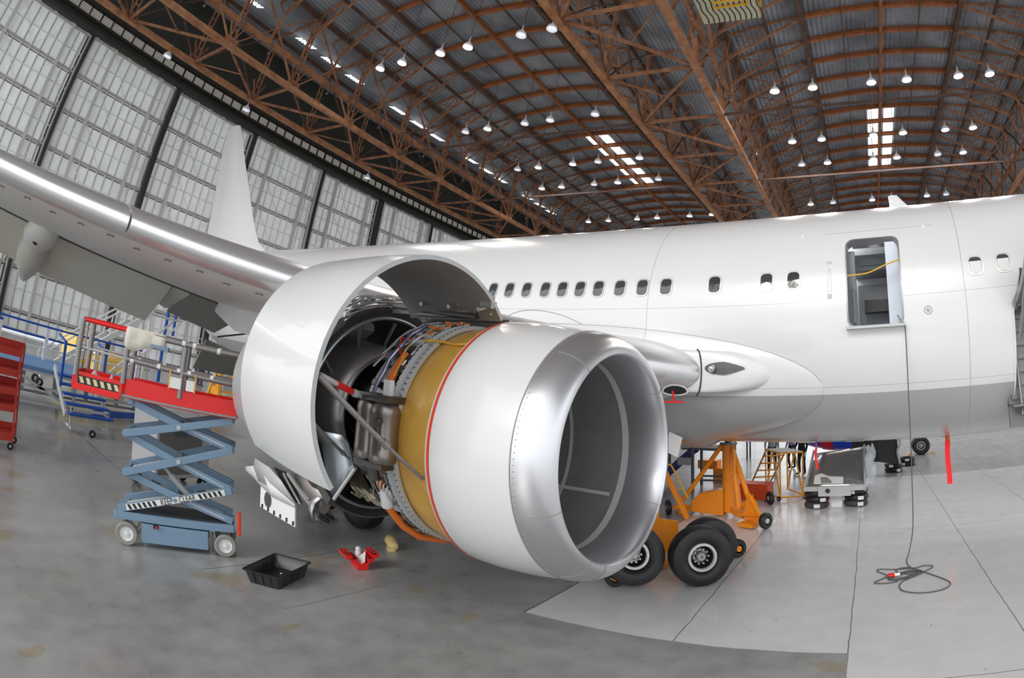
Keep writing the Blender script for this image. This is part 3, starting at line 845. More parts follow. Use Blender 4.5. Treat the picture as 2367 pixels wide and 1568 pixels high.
# cabin windows
M_wframe = mat('window_surround', (0.62, 0.62, 0.60), 0.3, 0.5)
def window(s, z=5.36, w=.245, hgt=.345):
    f_ = MB(); o_ = rrect(s - w / 2 - .03, s + w / 2 + .03, z - hgt / 2 - .03, z + hgt / 2 + .03, .10, 4); i_ = rrect(s - w / 2, s + w / 2, z - hgt / 2, z + hgt / 2, .085, 4)
    N = 40
    def rs(p):
        L = [0]
        for a_, b2 in zip(p, p[1:] + p[:1]): L.append(L[-1] + math.hypot(b2[0] - a_[0], b2[1] - a_[1]))
        q = []; P2 = p + p[:1]
        for k in range(N):
            t = L[-1] * k / N; j = 0
            while L[j + 1] < t: j += 1
            u = (t - L[j]) / (L[j + 1] - L[j]) if L[j + 1] > L[j] else 0
            q.append((P2[j][0] + (P2[j + 1][0] - P2[j][0]) * u, P2[j][1] + (P2[j + 1][1] - P2[j][1]) * u))
        return q
    o2, i2 = rs(o_), rs(i_)
    f_.grid([[hull(*p, .002) for p in o2], [hull(*p, .012) for p in o2], [hull(*p, .012) for p in i2], [hull(*p, .003) for p in i2]], closed=True)
    fo = f_.build('window_frame', M_wframe, plane)
    g_ = MB(); g_.add([hull(*p, .004) for p in i2] + [hull(s, z, .006)], [(k, (k + 1) % N, N) for k in range(N)])
    g_.build('pane', M_glassd, fo)
for s in (9.58, 9.04, 8.5, 7.94, 7.45, 6.96, 6.47, 5.92, 5.37, 4.81, 3.72, 2.62, 2.07, -1.5, -2.05, -4.7, -5.25, -5.8, 10.12, 10.66, 11.2, 12.3, 12.84, 13.4, 15.0, 15.55, 16.1):
    window(s)
for s in (-1.5, -2.05):
    c = MB(); c.grid([[hull(s - .115 + .23 * k / 4, 5.36 + dz, .007) for k in range(5)] for dz in (-.165, -.06, .04, .09)]); c.build('window_shade', M_paper, plane)
# small fittings on the side
c = MB(); c.lathe([(0, .085), (.012, .08), (.012, .06)], hull(-.51, 4.58), -N_, 20); c.sphere(hull(-.51, 4.58, .0), .035, 8); c.build('vent_port', M_lgrey, plane)
c = MB(); c.lathe([(0, .03), (.01, .025), (.01, 0.001)], hull(-.33, 5.47), -N_, 12); c.build('static_port', M_steel, plane)
c = MB(); i2 = [(1.31, 5.08), (1.39, 5.08), (1.38, 5.2), (1.37, 5.55), (1.33, 5.55), (1.32, 5.2)]
c.path([hull(s, z, .004) for s, z in i2], .006, 5, closed=True)
c.box(hull(1.35, 5.68, .004), (.1, .01, .07), AZ); c.box(hull(1.35, 4.98, .004), (.09, .01, .1), AZ); c.build('door_cue_marker', M_lgrey, plane)
c = MB(); rows_ = []
for (s0, s1, z) in ((-.52, .1, 7.38), (-.3, .08, 7.6), (-.12, .1, 7.82)):
    rows_.append([A(s0, 13, z), A((s0 + s1) / 2, 12.97, z), A(s1, 13, z), A((s0 + s1) / 2, 13.03, z)])
c.grid(rows_, closed=True, cap1=True); c.build('blade_antenna', M_white, plane)
c = MB(); c.beam(A(-.9, 12.9, 2.02), A(-.9, 12.9, 1.75), .1, .05); c.build('drain_mast', M_yellow, plane)

c = MB(); c.path(cat_rom([hull(9.2, 4.62, .004), hull(8.6, 4.83, .004), hull(8.0, 4.86, .004), hull(7.3, 4.74, .004), hull(6.7, 4.52, .004)], 6), .008, 5); c.build('panel_seam', mat('seam_grey', (.42, .42, .42), .6), plane)
# wing-to-body fairing
def fair_lim(s):
    q = max(0.0, 1 - ((s - 7.6) / 6.02) ** 2) if s < 7.6 else (1.0 if s < 14 else max(0, 1 - ((s - 14) / 6.5) ** 2))
    return 1.36 * math.sqrt(q)
rows_ = []; edge_t = []; edge_b = []
for i in range(40):
    t = i / 39; s = 1.582 + 18.9 * (t ** 1.6)
    hh = fair_lim(s); zt = 3.2 + hh * (1 if s > 7.6 else 1)
    zb_ = 3.2 - hh
    tt = math.degrees(math.asin(max(-1, min(1, (zt - HZ) / HB))))
    tb = math.degrees(math.asin(max(-1, min(1, (zb_ - HZ) / HB)))) if zb_ > 2.05 else -90 - 20 * min(1, (2.05 - zb_) * 3)
    bul = 0.46 * min(1, (hh / 1.36)) ** 1.6
    r = []
    for k in range(25):
        u = k / 24; th = tt + (tb - tt) * u
        r.append(hullang(s, th, 0.004 + bul * math.sin(PI * min(1, u / 0.9 if u < .45 else .5 + (u - .45) / 1.1)) ** 0.75 * (1 if u < .45 else .8 + .2 * math.cos(PI * (u - .45) / .55 / 2))))
    rows_.append(r); edge_t.append(hullang(s, tt, .004)); edge_b.append(hullang(s, tb, .004))
c = MB(); c.grid(rows_, flip=False)
fairing = c.build('wing_root_fairing', M_hull, plane, smooth=True)
c = MB(); c.path(edge_t[1:30], .009, 5); c.path([p for p in edge_b[1:14]], .009, 5); c.path(edge_t[1:2] + edge_b[1:2], .009, 5)
c.build('seam', mat('seam_grey', (.42, .42, .42), .6), fairing)

# wing
def naca(t, n=14, x1=1.0):
    up = []
    for i in range(n + 1):
        x = x1 * (1 - math.cos(PI * i / n)) / 2
        up.append((x, 5 * t * (.2969 * math.sqrt(x) - .126 * x - .3516 * x * x + .2843 * x ** 3 - .1015 * x ** 4)))
    return up
def wsec(D):
    if D > 5.5: te = 14.5
    else: te = 14.5 + (5.5 - D) * 0.2883
    sle = 4.0 + .613 * (10.2 - D)
    return sle, 3.56 + .088 * (10.2 - D), te - sle, (.15 - .035 * min(1, (10.2 - D) / 8))
def wpt(D, x, side, off=0.0):
    sle, zl, ch, t = wsec(D)
    y = 5 * t * (.2969 * math.sqrt(x) - .126 * x - .3516 * x * x + .2843 * x ** 3 - .1015 * x ** 4) * ch
    return A(sle + x * ch, D, zl + side * (y * (1.0 if side > 0 else .78) + off))
Ds = [11.2, 10.2, 9, 8, 7, 6, 5.5, 4.5, 3.5, 2.5, 1.5, .5, -1, -3, -5, -7, -9, -10.8]
def wing_rows(Dl, x0, x1, n=12, off=0.0):
    rws = []
    for D in Dl:
        xs_ = [x0 + (x1 - x0) * (1 - math.cos(PI * i / n)) / 2 if x0 > 0 else x1 * (i / n) ** 1.8 for i in range(n + 1)]
        up = [wpt(D, x, 1, off) for x in xs_[::-1]]; lo = [wpt(D, x, -1, off) for x in (xs_ if x0 > 0 else xs_[1:])]
        rws.append(up + lo)
    return rws
def slat_rows(Dl):
    out = []
    for D in Dl:
        up = [wpt(D, .115 * (i / 9) ** 1.8, 1, .022) for i in range(10)]; lo = [wpt(D, .04 * (i / 6) ** 1.6, -1, .018) for i in range(1, 7)]
        out.append(up[::-1] + lo)
    return out
c = MB(); rws = []
for D in Ds:
    xs_ = [.03 + (.77 - .03) * i / 12 for i in range(13)]
    rws.append([wpt(D, x, 1) for x in [.96, .86] + xs_[::-1]] + [wpt(D, x, -1) for x in xs_])
c.grid(rws, closed=True, cap0=True, cap1=True)
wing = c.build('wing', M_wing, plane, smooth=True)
# access panel outlines and slots on the underside
c = MB()
for D0 in (6.2, 4.95, 3.75, 2.6, 1.5, .4, -.8):
    a_ = wpt(D0, .72, -1, .006); b2 = wpt(D0 - .62, .715, -1, .006)
    c.beam(a_, b2, .05, .012)
for D0, D1 in ((9.5, -6),):
    pts = [wpt(D0 + (D1 - D0) * k / 12, .768, -1, .004) for k in range(13)]
    c.path(pts, .03, 5)
for k in range(26):
    D = 8.2 - k * .42; p = wpt(D, .075 + .01 * (k % 3), -1, .004); c.path([p + Vector((.09 * math.cos(q), .05 * math.sin(q), 0)) for q in (0, 1.2, 2.4, 3.6, 4.8)], .006, 4, closed=True)
c.build('underside_slots', mat('slot_dark', (.10, .10, .09), .7), wing)
# bright slats on the leading edge, split at D = 2.0
for D0, D1 in ((10.32, 6.3), (6.1, 2.03), (2.0, -4.5), (-4.53, -10.7)):
    Dl = [D0 + (D1 - D0) * k / 6 for k in range(7)]
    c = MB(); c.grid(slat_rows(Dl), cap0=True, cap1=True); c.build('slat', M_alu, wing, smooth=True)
# glove ahead of the wing root with the landing light
gl = [(11.3, 1.75, .10), (11.0, 2.1, .22), (10.8, 2.3, .32), (10.6, 2.55, .38), (10.48, 2.8, .41), (10.40, 3.1, .42), (10.36, 3.5, .42), (10.34, 3.98, .42)]
c = MB(); rws = []
for (D, s0, hh) in gl:
    r = [A(5.4, D, 3.62 + hh)]
    for k in range(13):
        a = PI / 2 + PI * k / 12
        r.append(A(s0 + (1 + math.cos(a)) * min(.7, 4.5 - s0), D, 3.58 + math.sin(a) * hh))
    r.append(A(5.4, D, 3.5 - hh)); rws.append(r)
c.grid(rws, flip=True); glove = c.build('wing_glove', M_white, plane, smooth=True)
c = MB(); pts = []
for k in range(24):
    a = 2 * PI * k / 24; u = math.cos(a)
    pts.append(A(3.42 - u * .40, 10.345 + .06 * max(0, u), 3.64 + math.sin(a) * .125 * (1 - .55 * max(0, u))))
c.add(pts + [A(3.42, 10.34, 3.64)], [((k + 1) % 24, k, 24) for k in range(24)])
for p in c.v: p -= N_ * .02
ll = c.build('landing_light', mat('light_recess', (.12, .12, .12), .4), glove)
c = MB(); c.lathe([(0, .001), (.01, .075), (.04, .085)], A(3.66, 10.30, 3.64), -N_, 16); c.build('lamp_bezel', M_steel, glove, smooth=True)
c = MB(); c.sphere(A(3.66, 10.28, 3.64), .06, 10); c.build('lamp_lens', mat('lens_glass', (.8, .8, .8), .05, .6), glove, smooth=True)
c = MB(); c.path([A(3.99 - .10 * math.sin(PI * k / 10), 10.335, 3.56 + .46 * math.cos(PI * k / 10)) for k in range(11)], .014, 6); c.build('slat_end_seal', M_black, glove)
# cooling inlet under the glove with a red cover tag
c = MB(); pts = [A(4.2 + .25 * math.cos(q), 9.78, 3.17 + (.12 if math.sin(q) > 0 else .07) * math.sin(q)) for q in [2 * PI * k / 20 for k in range(20)]]; c.add(pts, [tuple(range(20))]); c.build('cooling_inlet', M_dark, plane, solid=.02); c = MB(); c.path(pts, .018, 6, closed=True); c.build('cooling_inlet_rim', M_lgrey, plane)
c = MB(); c.beam(A(4.2, 9.66, 3.18), A(4.15, 9.62, 3.0), .03, .02); c.beam(A(4.5, 9.6, 2.97), A(3.95, 9.6, 2.98), .02, .03); c.build('inlet_cover_tag', M_red, plane)

# flaps
def flap(name, D0, D1, te0, te1, m_, droop_top=.05, th=.22):
    """te0/te1: (s, z) of the trailing edge at D0 and D1"""
    rws = []
    for t in (0, .25, .5, .75, 1):
        D = D0 + (D1 - D0) * t
        s1, z1 = te0[0] + (te1[0] - te0[0]) * t, te0[1] + (te1[1] - te0[1]) * t
        h0 = wpt(D, .775, -1); hs, hz = h0.dot(F_), h0.z
        r = []
        for (u, o) in ((0, .10), (.15, .20), (.5, .14), (1, .012), (1, -.012), (.5, -.03), (.15, -.03), (0, 0)):
            r.append(A(hs + (s1 - hs) * u, D, hz + (z1 - hz) * u + o + .0))
        rws.append(r)
    c = MB(); c.grid(rws, closed=True, cap0=True, cap1=True); return c.build(name, m_, wing, smooth=False)
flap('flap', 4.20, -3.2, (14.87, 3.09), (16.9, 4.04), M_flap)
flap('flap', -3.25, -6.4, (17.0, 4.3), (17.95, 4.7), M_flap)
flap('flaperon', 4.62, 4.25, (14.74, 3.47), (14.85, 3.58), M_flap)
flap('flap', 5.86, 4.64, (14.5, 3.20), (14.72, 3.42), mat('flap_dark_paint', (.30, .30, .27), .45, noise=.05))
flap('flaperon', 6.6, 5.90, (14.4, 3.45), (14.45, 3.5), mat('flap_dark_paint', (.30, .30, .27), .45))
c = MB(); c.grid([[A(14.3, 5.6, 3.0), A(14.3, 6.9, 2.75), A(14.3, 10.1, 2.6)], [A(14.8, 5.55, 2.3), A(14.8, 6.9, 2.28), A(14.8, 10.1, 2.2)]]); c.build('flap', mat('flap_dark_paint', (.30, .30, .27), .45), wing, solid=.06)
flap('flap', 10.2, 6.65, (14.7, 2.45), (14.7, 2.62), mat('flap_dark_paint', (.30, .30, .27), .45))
# canoe fairing on the outboard flap
for D, nm in ((1.35, 'flap_track_fairing'), (-5.2, 'flap_track_fairing')):
    h0 = wpt(D, .775, -1); hs, hz = h0.dot(F_), h0.z
    c = MB(); rws = []
    for (ds, w, dz, hh) in ((-1.15, .05, -.02, .05), (-1.0, .24, -.06, .22), (-.6, .34, -.10, .28), (-.1, .36, -.16, .30)):
        rws.append([A(hs + ds, D + w * math.cos(q), hz + dz + hh * math.sin(q)) for q in [2 * PI * k / 12 for k in range(12)]])
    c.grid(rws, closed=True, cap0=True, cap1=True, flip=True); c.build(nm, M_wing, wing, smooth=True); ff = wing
    c = MB(); c.sphere(A(hs - .62, D - .1, hz - .32), .07, 8); c.build('fairing_vent', M_black, ff)
    c = MB(); rws = []
    for (ds, w, dz, hh) in ((-.05, .20, -.15, .22), (.4, .34, -.38, .40), (1.2, .34, -.50, .46), (1.9, .18, -.74, .34), (2.35, .02, -.98, .05)):
        rws.append([A(hs + ds, D + .03 * ds + w * math.cos(q), hz + dz + hh * math.sin(q)) for q in [2 * PI * k / 12 for k in range(12)]])
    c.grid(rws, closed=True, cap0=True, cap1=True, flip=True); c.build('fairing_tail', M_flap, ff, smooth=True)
c = MB(); pp = wpt(6.35, .80, -1); c.box(pp + Vector((0, 0, -.22)), (.28, .3, .3), AZ); c.tube(pp + Vector((.1, -.1, -.3)), A(14.45, 5.95, 3.12), .02, 6); c.build('flap_drive', M_black, wing)

# far wing (mostly hidden), fin and tailplanes
c = MB(); rws = []
for D in (14.8, 16, 20, 26, 34, 36.8):
    Dm = 26 - D; sle, zl, ch, t = wsec(Dm)
    r = []
    for x in [.98, .7, .4, .2, .08, .02, 0]: 
        y = 5 * t * (.2969 * math.sqrt(x) - .126 * x - .3516 * x * x + .2843 * x ** 3 - .1015 * x ** 4) * ch; r.append(A(sle + x * ch, D, zl + y))
    for x in [.02, .08, .2, .4, .7, .98]:
        y = 5 * t * (.2969 * math.sqrt(x) - .126 * x - .3516 * x * x + .2843 * x ** 3 - .1015 * x ** 4) * ch; r.append(A(sle + x * ch, D, zl - .78 * y))
    rws.append(r)
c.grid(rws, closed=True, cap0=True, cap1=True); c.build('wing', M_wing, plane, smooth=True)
c = MB(); rws = []
for (z, s0, s1, th) in ((7.0, 27.2, 36.4, .45), (7.55, 27.7, 36.2, .42), (7.95, 28.6, 36.3, .40), (8.6, 29.4, 36.5, .38), (11.3, 32.0, 37.1, .30), (14, 34.7, 38.1, .22), (15.65, 36.45, 38.55, .16)):
    r = []
    for (u, o) in ((0, 0), (.04, .35), (.15, .8), (.35, 1), (.65, .7), (1, .03), (.65, -.7), (.35, -1), (.15, -.8), (.04, -.35)):
        r.append(A(s0 + (s1 - s0) * u, 13 + o * th, z))
    rws.append(r)
c.grid(rws, closed=True, cap0=True, cap1=True, flip=True); fin = c.build('fin', mat('fin_white', (.90, .90, .89), .35, coat=.3), plane, smooth=True)
for sg in (-1, 1):
    c = MB(); rws = []
    for (d, s0, s1, z) in ((1.0, 33.6, 38.9, 6.0), (3.5, 35.4, 39.6, 6.3), (8.0, 38.6, 40.9, 6.85)):
        r = []
        for (u, o) in ((0, 0), (.05, .1), (.3, .22), (.7, .14), (1, .01), (.7, -.14), (.3, -.22), (.05, -.1)):
            r.append(A(s0 + (s1 - s0) * u, 13 + sg * d, z + o * (1.2 - d * .09)))
        rws.append(r)
    c.grid(rws, closed=True, cap0=True, cap1=True, flip=(sg < 0)); c.build('tailplane', M_white, plane, smooth=True)

# main landing gear
M_wheelhub = mat('wheel_hub_white', (.70, .70, .68), .4, .2, noise=.1, nscale=10)
def tyre_parts(c_t, c_r, C, ax, r=.575, w=.40, rim=.28):
    """tyre lathe in c_t and wheel in c_r around C with axle direction ax (pointing outwards)"""
    h2 = w / 2
    prof = [(-h2 * .55, rim), (-h2 * .85, rim + .03), (-h2, rim + (r - rim) * .35), (-h2 * .98, rim + (r - rim) * .6), (-h2 * .85, r * .945), (-h2 * .6, r * .985), (-h2 * .3, r), (0, r), (h2 * .3, r), (h2 * .6, r * .985), (h2 * .85, r * .945), (h2 * .98, rim + (r - rim) * .6), (h2, rim + (r - rim) * .35), (h2 * .85, rim + .03), (h2 * .55, rim)]
    c_t.lathe(prof, C, ax, 40)
    c_r.lathe([(h2 * .62, rim + .005), (h2 * .82, rim), (h2 * .84, rim * .84), (h2 * .6, rim * .80)], C, ax, 28)
    c_r.cur = 1
    c_r.lathe([(h2 * .6, rim * .80), (h2 * .2, rim * .74), (-h2 * .2, rim * .62), (-h2 * .2, rim * .3)], C, ax, 28)
    c_r.cur = 2
    c_r.lathe([(-h2 * .2, rim * .36), (h2 * .45, rim * .34), (h2 * .55, rim * .26), (h2 * .55, rim * .12), (h2 * .7, .001)], C, ax, 20)
    c_r.lathe([(-h2 * .6, rim), (-h2 * .8, rim * .9), (-h2 * .1, rim * .5), (-h2 * .1, 0.001)], C, ax, 24, flip=True)
    ax = Vector(ax).normalized(); x = ax.cross(Vector((0, 0, 1))).normalized(); z = x.cross(ax)
    for k in range(10):
        a = 2 * PI * k / 10; q = Vector(C) + ax * (h2 * .1) + (x * math.cos(a) + z * math.sin(a)) * rim * .52
        c_r.tube(q, q + ax * h2 * .3, .018, 6)
RIM = [M_wheelhub, mat('rim_recess', (.035, .033, .032), .5, .4), mat('hub_metal', (.42, .41, .40), .35, .7)]
for (gs, gD, nm) in ((10.25, 7.7, 'landing_gear'), (10.25, 18.3, 'landing_gear')):
    c = MB(); c.tube(A(gs, gD, .62), A(gs, gD, 3.4), .15, 14); c.tube(A(gs, gD, .62), A(gs, gD, 1.9), .11, 12)
    c.beam(A(gs - .75, gD, .6), A(gs + .75, gD, .6), .2, .24); c.tube(A(gs - .72, gD - .62, .58), A(gs - .72, gD + .62, .58), .09, 10); c.tube(A(gs + .72, gD - .62, .58), A(gs + .72, gD + .62, .58), .09, 10)
    c.beam(A(gs, gD, 1.6), A(gs - 1.2, gD + .3, 3.3), .1, .1); c.beam(A(gs, gD, 2.0), A(gs, 10.2 if gD < 13 else 15.8, 3.1), .1, .1)
    for q in range(5): c.path([A(gs + .1 * q, gD - .17, 3.0), A(gs + .12, gD - .22 + .03 * q, 2.0), A(gs - .3 + .1 * q, gD - .2, .8)], .015, 5)
    gear = c.build(nm, M_steel, plane, smooth=True)
    for ds in (-.72, .72):
        for dD in (-.57, .57):
            ct, cr = MB(), MB(); tyre_parts(ct, cr, A(gs + ds, gD + dD, .575), -N_ if dD < 0 else N_)
            ct.build('tyre', M_rubber, gear, smooth=True)
            cr.build('wheel_rim', RIM, gear, smooth=True)

# ------------------------------------------------------------------ near engine (axis a forward, u towards camera, v up)
EX = Vector((-0.999, 0.007, 0.034)).normalized()            # pointing aft
EU = (Vector((-0.007, -1.0, -0.002))); EU = (EU - EX * EU.dot(EX)).normalized()
EV = EU.cross(EX); EV = EV if EV.z > 0 else -EV
EC = Vector((-3.792, 5.299, 2.494))
def E(a, u, v): return EC - EX * a + EU * u + EV * v
def Ep(a, r, t):                    # polar: t degrees from EU towards EV
    q = math.radians(t); return E(a, r * math.cos(q), r * math.sin(q))
def ering(a, r, n=72, tilt=0.0, a0=0, a1=360):
    full = (a1 - a0) >= 360; out = []
    for k in range(n if full else n + 1):
        t = a0 + (a1 - a0) * k / n; q = math.radians(t)
        out.append(Ep(a + tilt * r * (-.074 * math.cos(q) - .018 * math.sin(q)), r, t))
    return out
def elathe(c, prof, n=72, a0=0, a1=360, flip=False, tilt=0.0):
    rws = []
    for p in prof:
        tl = p[2] if len(p) > 2 else tilt
        rws.append(ering(p[0], p[1], n, tl, a0, a1))
    c.grid(rws, closed=(a1 - a0) >= 360, flip=flip); return c
c = MB(); elathe(c, [(0.0, 1.27), (0.0, 1.325), (.1, 1.334), (.35, 1.338, .33), (.7, 1.325, .67), (1.04, 1.288, 1)], 96, flip=False)
nac = c.build('engine_nacelle', mat('nacelle_paint', (.74, .74, .735), .25, coat=.6, noise=.02, nscale=.6), plane, smooth=True)
nac['label'] = 'white engine inlet cowl'
prof = []
for k in range(9):
    t = PI / 2 * k / 8; prof.append((1.04 + .33 * math.sin(t), 1.085 + (1.29 - 1.085) * math.cos(t), 1))
for k in range(1, 9):
    t = PI / 2 * k / 8; prof.append((.90 + .47 * math.cos(t), 1.085 - (1.085 - 1.02) * math.sin(t), 1))
c = MB(); elathe(c, prof, 96); lip = c.build('inlet_lip', M_lip, nac, smooth=True); lip['label'] = 'polished metal inlet lip'
# lip seams and rivets
c = MB()
for t in (52, 140, -20, -60, 215, 285):
    for k in range(3, 13):
        pass
    pts = []
    for p in prof[1:13]:
        q = math.radians(t); pts.append(Ep(p[0] + p[1] * (-.074 * math.cos(q) - .018 * math.sin(q)), p[1] + .001, t) + (EX * -.0015))
    c.path(pts, .0035, 4)
c.path(ering(1.035, 1.2915, 96, 1), .006, 5, closed=True)
for k in range(150): c.sphere(Ep(1.07 + 1.28 * (-.074 * math.cos(math.radians(k * 2.4)) - .018 * math.sin(math.radians(k * 2.4))), 1.289, k * 2.4), .007, 4)
c.build('lip_seam', mat('seam_dark', (.30, .29, .27), .5), nac)
# inside of the inlet
c = MB(); elathe(c, [(.90, 1.02, 1), (.5, 1.015, .5), (.1, 1.03), (-.35, 1.06), (-.9, 1.07)], 72); c.build('inlet_barrel', M_inner, nac, smooth=True)
c = MB(); elathe(c, [(.905, 1.016, 1), (.83, 1.013, .9)], 72); elathe(c, [(.22, 1.018), (.17, 1.02)], 72); elathe(c, [(-.22, 1.04), (-.30, 1.045)], 72)
c.build('inlet_ring', mat('ring_grey', (.52, .52, .50), .5), nac, smooth=True)
c = MB()
for t in (-40, 214):
    rws = [[Ep(a, r, t - 1.3), Ep(a, r, t + 1.3)] for a, r in ((.84, 1.008), (.5, 1.005), (.1, 1.022), (-.35, 1.052), (-.85, 1.06))]
    c.grid(rws, flip=True)
    for k in range(26): c.sphere(Ep(.7 - k * .05, .975 + k * .003, t), .008, 4)
c.build('lining_joint', mat('ring_grey', (.52, .52, .50), .5), nac)
c = MB(); c.beam(Ep(.05, 1.01, 160), Ep(.05, .80, 160), .10, .03); c.tube(Ep(.05, .80, 160), Ep(.22, .80, 160), .02, 8, .012); c.build('inlet_probe', M_lgrey, nac)
# fan
c = MB(); elathe(c, [(-.55, .001), (-.62, .10), (-.75, .20), (-.95, .30), (-1.0, .31)], 32, flip=True); c.build('spinner', M_dsteel, nac, smooth=True)
c = MB()
for k in range(38):
    t = 360 * k / 38
    r_ = [[Ep(-.92, rr, t + tw - wd), Ep(-1.08, rr, t + tw + wd)] for rr, tw, wd in ((.28, 0, 5), (.5, 2, 4.2), (.75, 5, 3.6), (1.05, 9, 3.3))]
    c.grid(r_)
c.build('fan_blades', M_dsteel, nac, solid=.012)
c = MB(); elathe(c, [(-1.12, 1.1), (-1.13, .001)], 48); c.build('fan_backing', M_dark, nac)
# red edge stripe, white lip and tan fan case
c = MB(); elathe(c, [(.055, 1.3345), (.03, 1.3350)], 120); c.build('red_stripe', M_redstripe, nac)
for_ = MB(); elathe(for_, [(.058, 1.3352), (.028, 1.3352)], 120); for_.build('red_stripe', M_redstripe, nac)
c = MB(); elathe(c, [(.0, 1.285), (-.03, 1.262), (-.25, 1.235), (-.50, 1.195), (-.52, 1.18)], 96, flip=True); c.build('fan_case', M_tan, nac, smooth=True)
c = MB(); elathe(c, [(-.50, 1.20), (-.50, 1.245), (-.53, 1.245), (-.54, 1.205), (-.62, 1.20), (-.64, 1.24), (-.66, 1.24), (-.67, 1.16)], 96, flip=True); fl_ = nac; c.build('case_flange', M_lgrey, nac, smooth=True)
c = MB()
for k in range(120):
    p = Ep(-.515, 1.247, k * 3); c.sphere(p, .009, 4); c.sphere(Ep(-.65, 1.243, k * 3 + 1.5), .009, 4); c.sphere(Ep(-.58, 1.206, k * 3 + .8), .011, 4)
br_ = c.build('bolt_row', M_black, nac); br_['kind'] = 'stuff'
c = MB(); elathe(c, [(-.67, 1.13), (-.8, 1.10), (-1.2, 1.08), (-1.25, 1.0), (-1.25, .5)], 72, flip=True); c.build('compressor_case', mat('grey_case_metal', (.26, .255, .25), .4, .7, noise=.35, nscale=8), nac, smooth=True)
# accessories on the fan case
rnd = random.Random(3)
def arc(a, r, t0, t1, n=14, wob=0.0): return [Ep(a + wob * math.sin(k * 1.3), r + wob * .3 * math.cos(k * 2.1), t0 + (t1 - t0) * k / n) for k in range(n + 1)]
def pipe(name, pts, r, m_): c = MB(); c.path(pts, r, 8); return c.build(name, m_, nac, smooth=True)
pipe('silver_pipe', arc(-.80, 1.25, 100, 20, 20, .015), .016, M_alu)
pipe('silver_pipe', arc(-.86, 1.30, 62, 16, 14, .01), .020, mat('violet_steel', (.42, .42, .62), .25, .9))
pipe('silver_pipe', arc(-.93, 1.22, 110, 35, 20, .02), .012, M_alu)
pipe('silver_pipe', arc(-.74, 1.21, -30, -95, 20, .01), .014, M_alu)
pipe('silver_pipe', arc(-.70, 1.24, -20, -88, 20, .008), .010, M_steel)
pipe('silver_pipe', arc(-.90, 1.24, -35, -100, 20, .02), .018, M_steel)
pipe('orange_hose', [Ep(-.76, 1.24, t) for t in (40, 35, 30, 25, 20)], .042, M_hiss)
pipe('orange_hose', [E(-.80, 1.13, -.50), E(-.80, 1.06, -.66), E(-.8, .96, -.84), E(-.78, .80, -1.02), E(-.76, .56, -1.17), E(-.7, .26, -1.24), E(-.66, .0, -1.27)], .040, M_hiss)
pipe('orange_hose', [E(-.84, 1.22, -.28), E(-.84, 1.18, -.36), E(-.82, 1.15, -.44)], .05, M_hiss)
pipe('orange_hose', arc(-.73, 1.225, 78, 55, 8, .01), .012, M_hiss)
pipe('yellow_cable', [Ep(-.72, 1.24, 52), Ep(-.6, 1.27, 50), Ep(-.45, 1.235, 53), Ep(-.25, 1.25, 51), Ep(-.03, 1.29, 50)], .014, M_yellow)
pipe('yellow_cable', [Ep(-.78, 1.27, 46), Ep(-.73, 1.31, 40), Ep(-.7, 1.28, 33), Ep(-.72, 1.26, 26)], .008, M_yellow)
pipe('red_cable', [Ep(-.84, 1.26, 50), Ep(-.9, 1.33, 46), Ep(-.84, 1.31, 41), Ep(-.8, 1.27, 38)], .009, M_red)
pipe('grey_hose', [Ep(-.9, 1.2, -18), Ep(-.96, 1.22, -40), Ep(-.9, 1.2, -60), Ep(-.8, 1.22, -80)], .028, M_rubber)
for t in (98, 92, 86, 80, 74, 68, 62, 56, 50, 44, 38, 31, -33, -40, -48, -56, -64, -72, -80):
    c = MB(); p = Ep(-.73, 1.215, t); q = math.radians(t); rad = (EU * math.cos(q) + EV * math.sin(q)); tan_ = (EV * math.cos(q) - EU * math.sin(q))
    Rm = Matrix((tan_, rad, EX)).transposed()
    c.box(p, (.05 + rnd.random() * .05, .07, .09 + rnd.random() * .06), R=Rm); c.box(p + EX * .12, (.03, .10, .03), R=Rm); c.tube(p + rad * .03, p + rad * .03 + EX * .18, .012, 6)
    c.build('pipe_bracket', rnd.choice([M_lgrey, M_dsteel, M_steel]), nac)
for t in (88, 76, 64):
    c = MB(); p = Ep(-.80, 1.25, t); c.tube(p - EX * .0 + EV * .0, p + EX * .06, .03, 8); c.sphere(p, .032, 8); c.build('orange_clamp', M_hiss, nac)
for k in range(9):
    t0 = rnd.uniform(95, 115); a_ = -.70 - .055 * k; rr = 1.14 + rnd.uniform(0, .10)
    pipe('silver_pipe', arc(a_, rr, t0, rnd.uniform(18, 40), 18, rnd.uniform(.008, .03)), rnd.uniform(.007, .013), rnd.choice([M_alu, M_steel, M_steel, M_lgrey]))
for k in range(10):
    a_ = -.70 - .05 * k; rr = 1.14 + rnd.uniform(0, .10)
    pipe('silver_pipe', arc(a_, rr, rnd.uniform(-24, -40), rnd.uniform(-85, -110), 18, rnd.uniform(.008, .03)), rnd.uniform(.007, .014), rnd.choice([M_alu, M_steel, M_dsteel, M_lgrey]))
for k in range(16):
    t = rnd.choice([rnd.uniform(18, 105), rnd.uniform(-95, -25)]); q = math.radians(t); a_ = rnd.uniform(-1.15, -.78)
    Rm = Matrix(((EV * math.cos(q) - EU * math.sin(q)), (EU * math.cos(q) + EV * math.sin(q)), EX)).transposed()
    c = MB(); c.box(Ep(a_, 1.16, t), (rnd.uniform(.05, .13), rnd.uniform(.05, .11), rnd.uniform(.05, .12)), R=Rm); c.build('junction_box', rnd.choice([M_dsteel, M_steel, M_lgrey, M_black]), nac, bevel=.008)
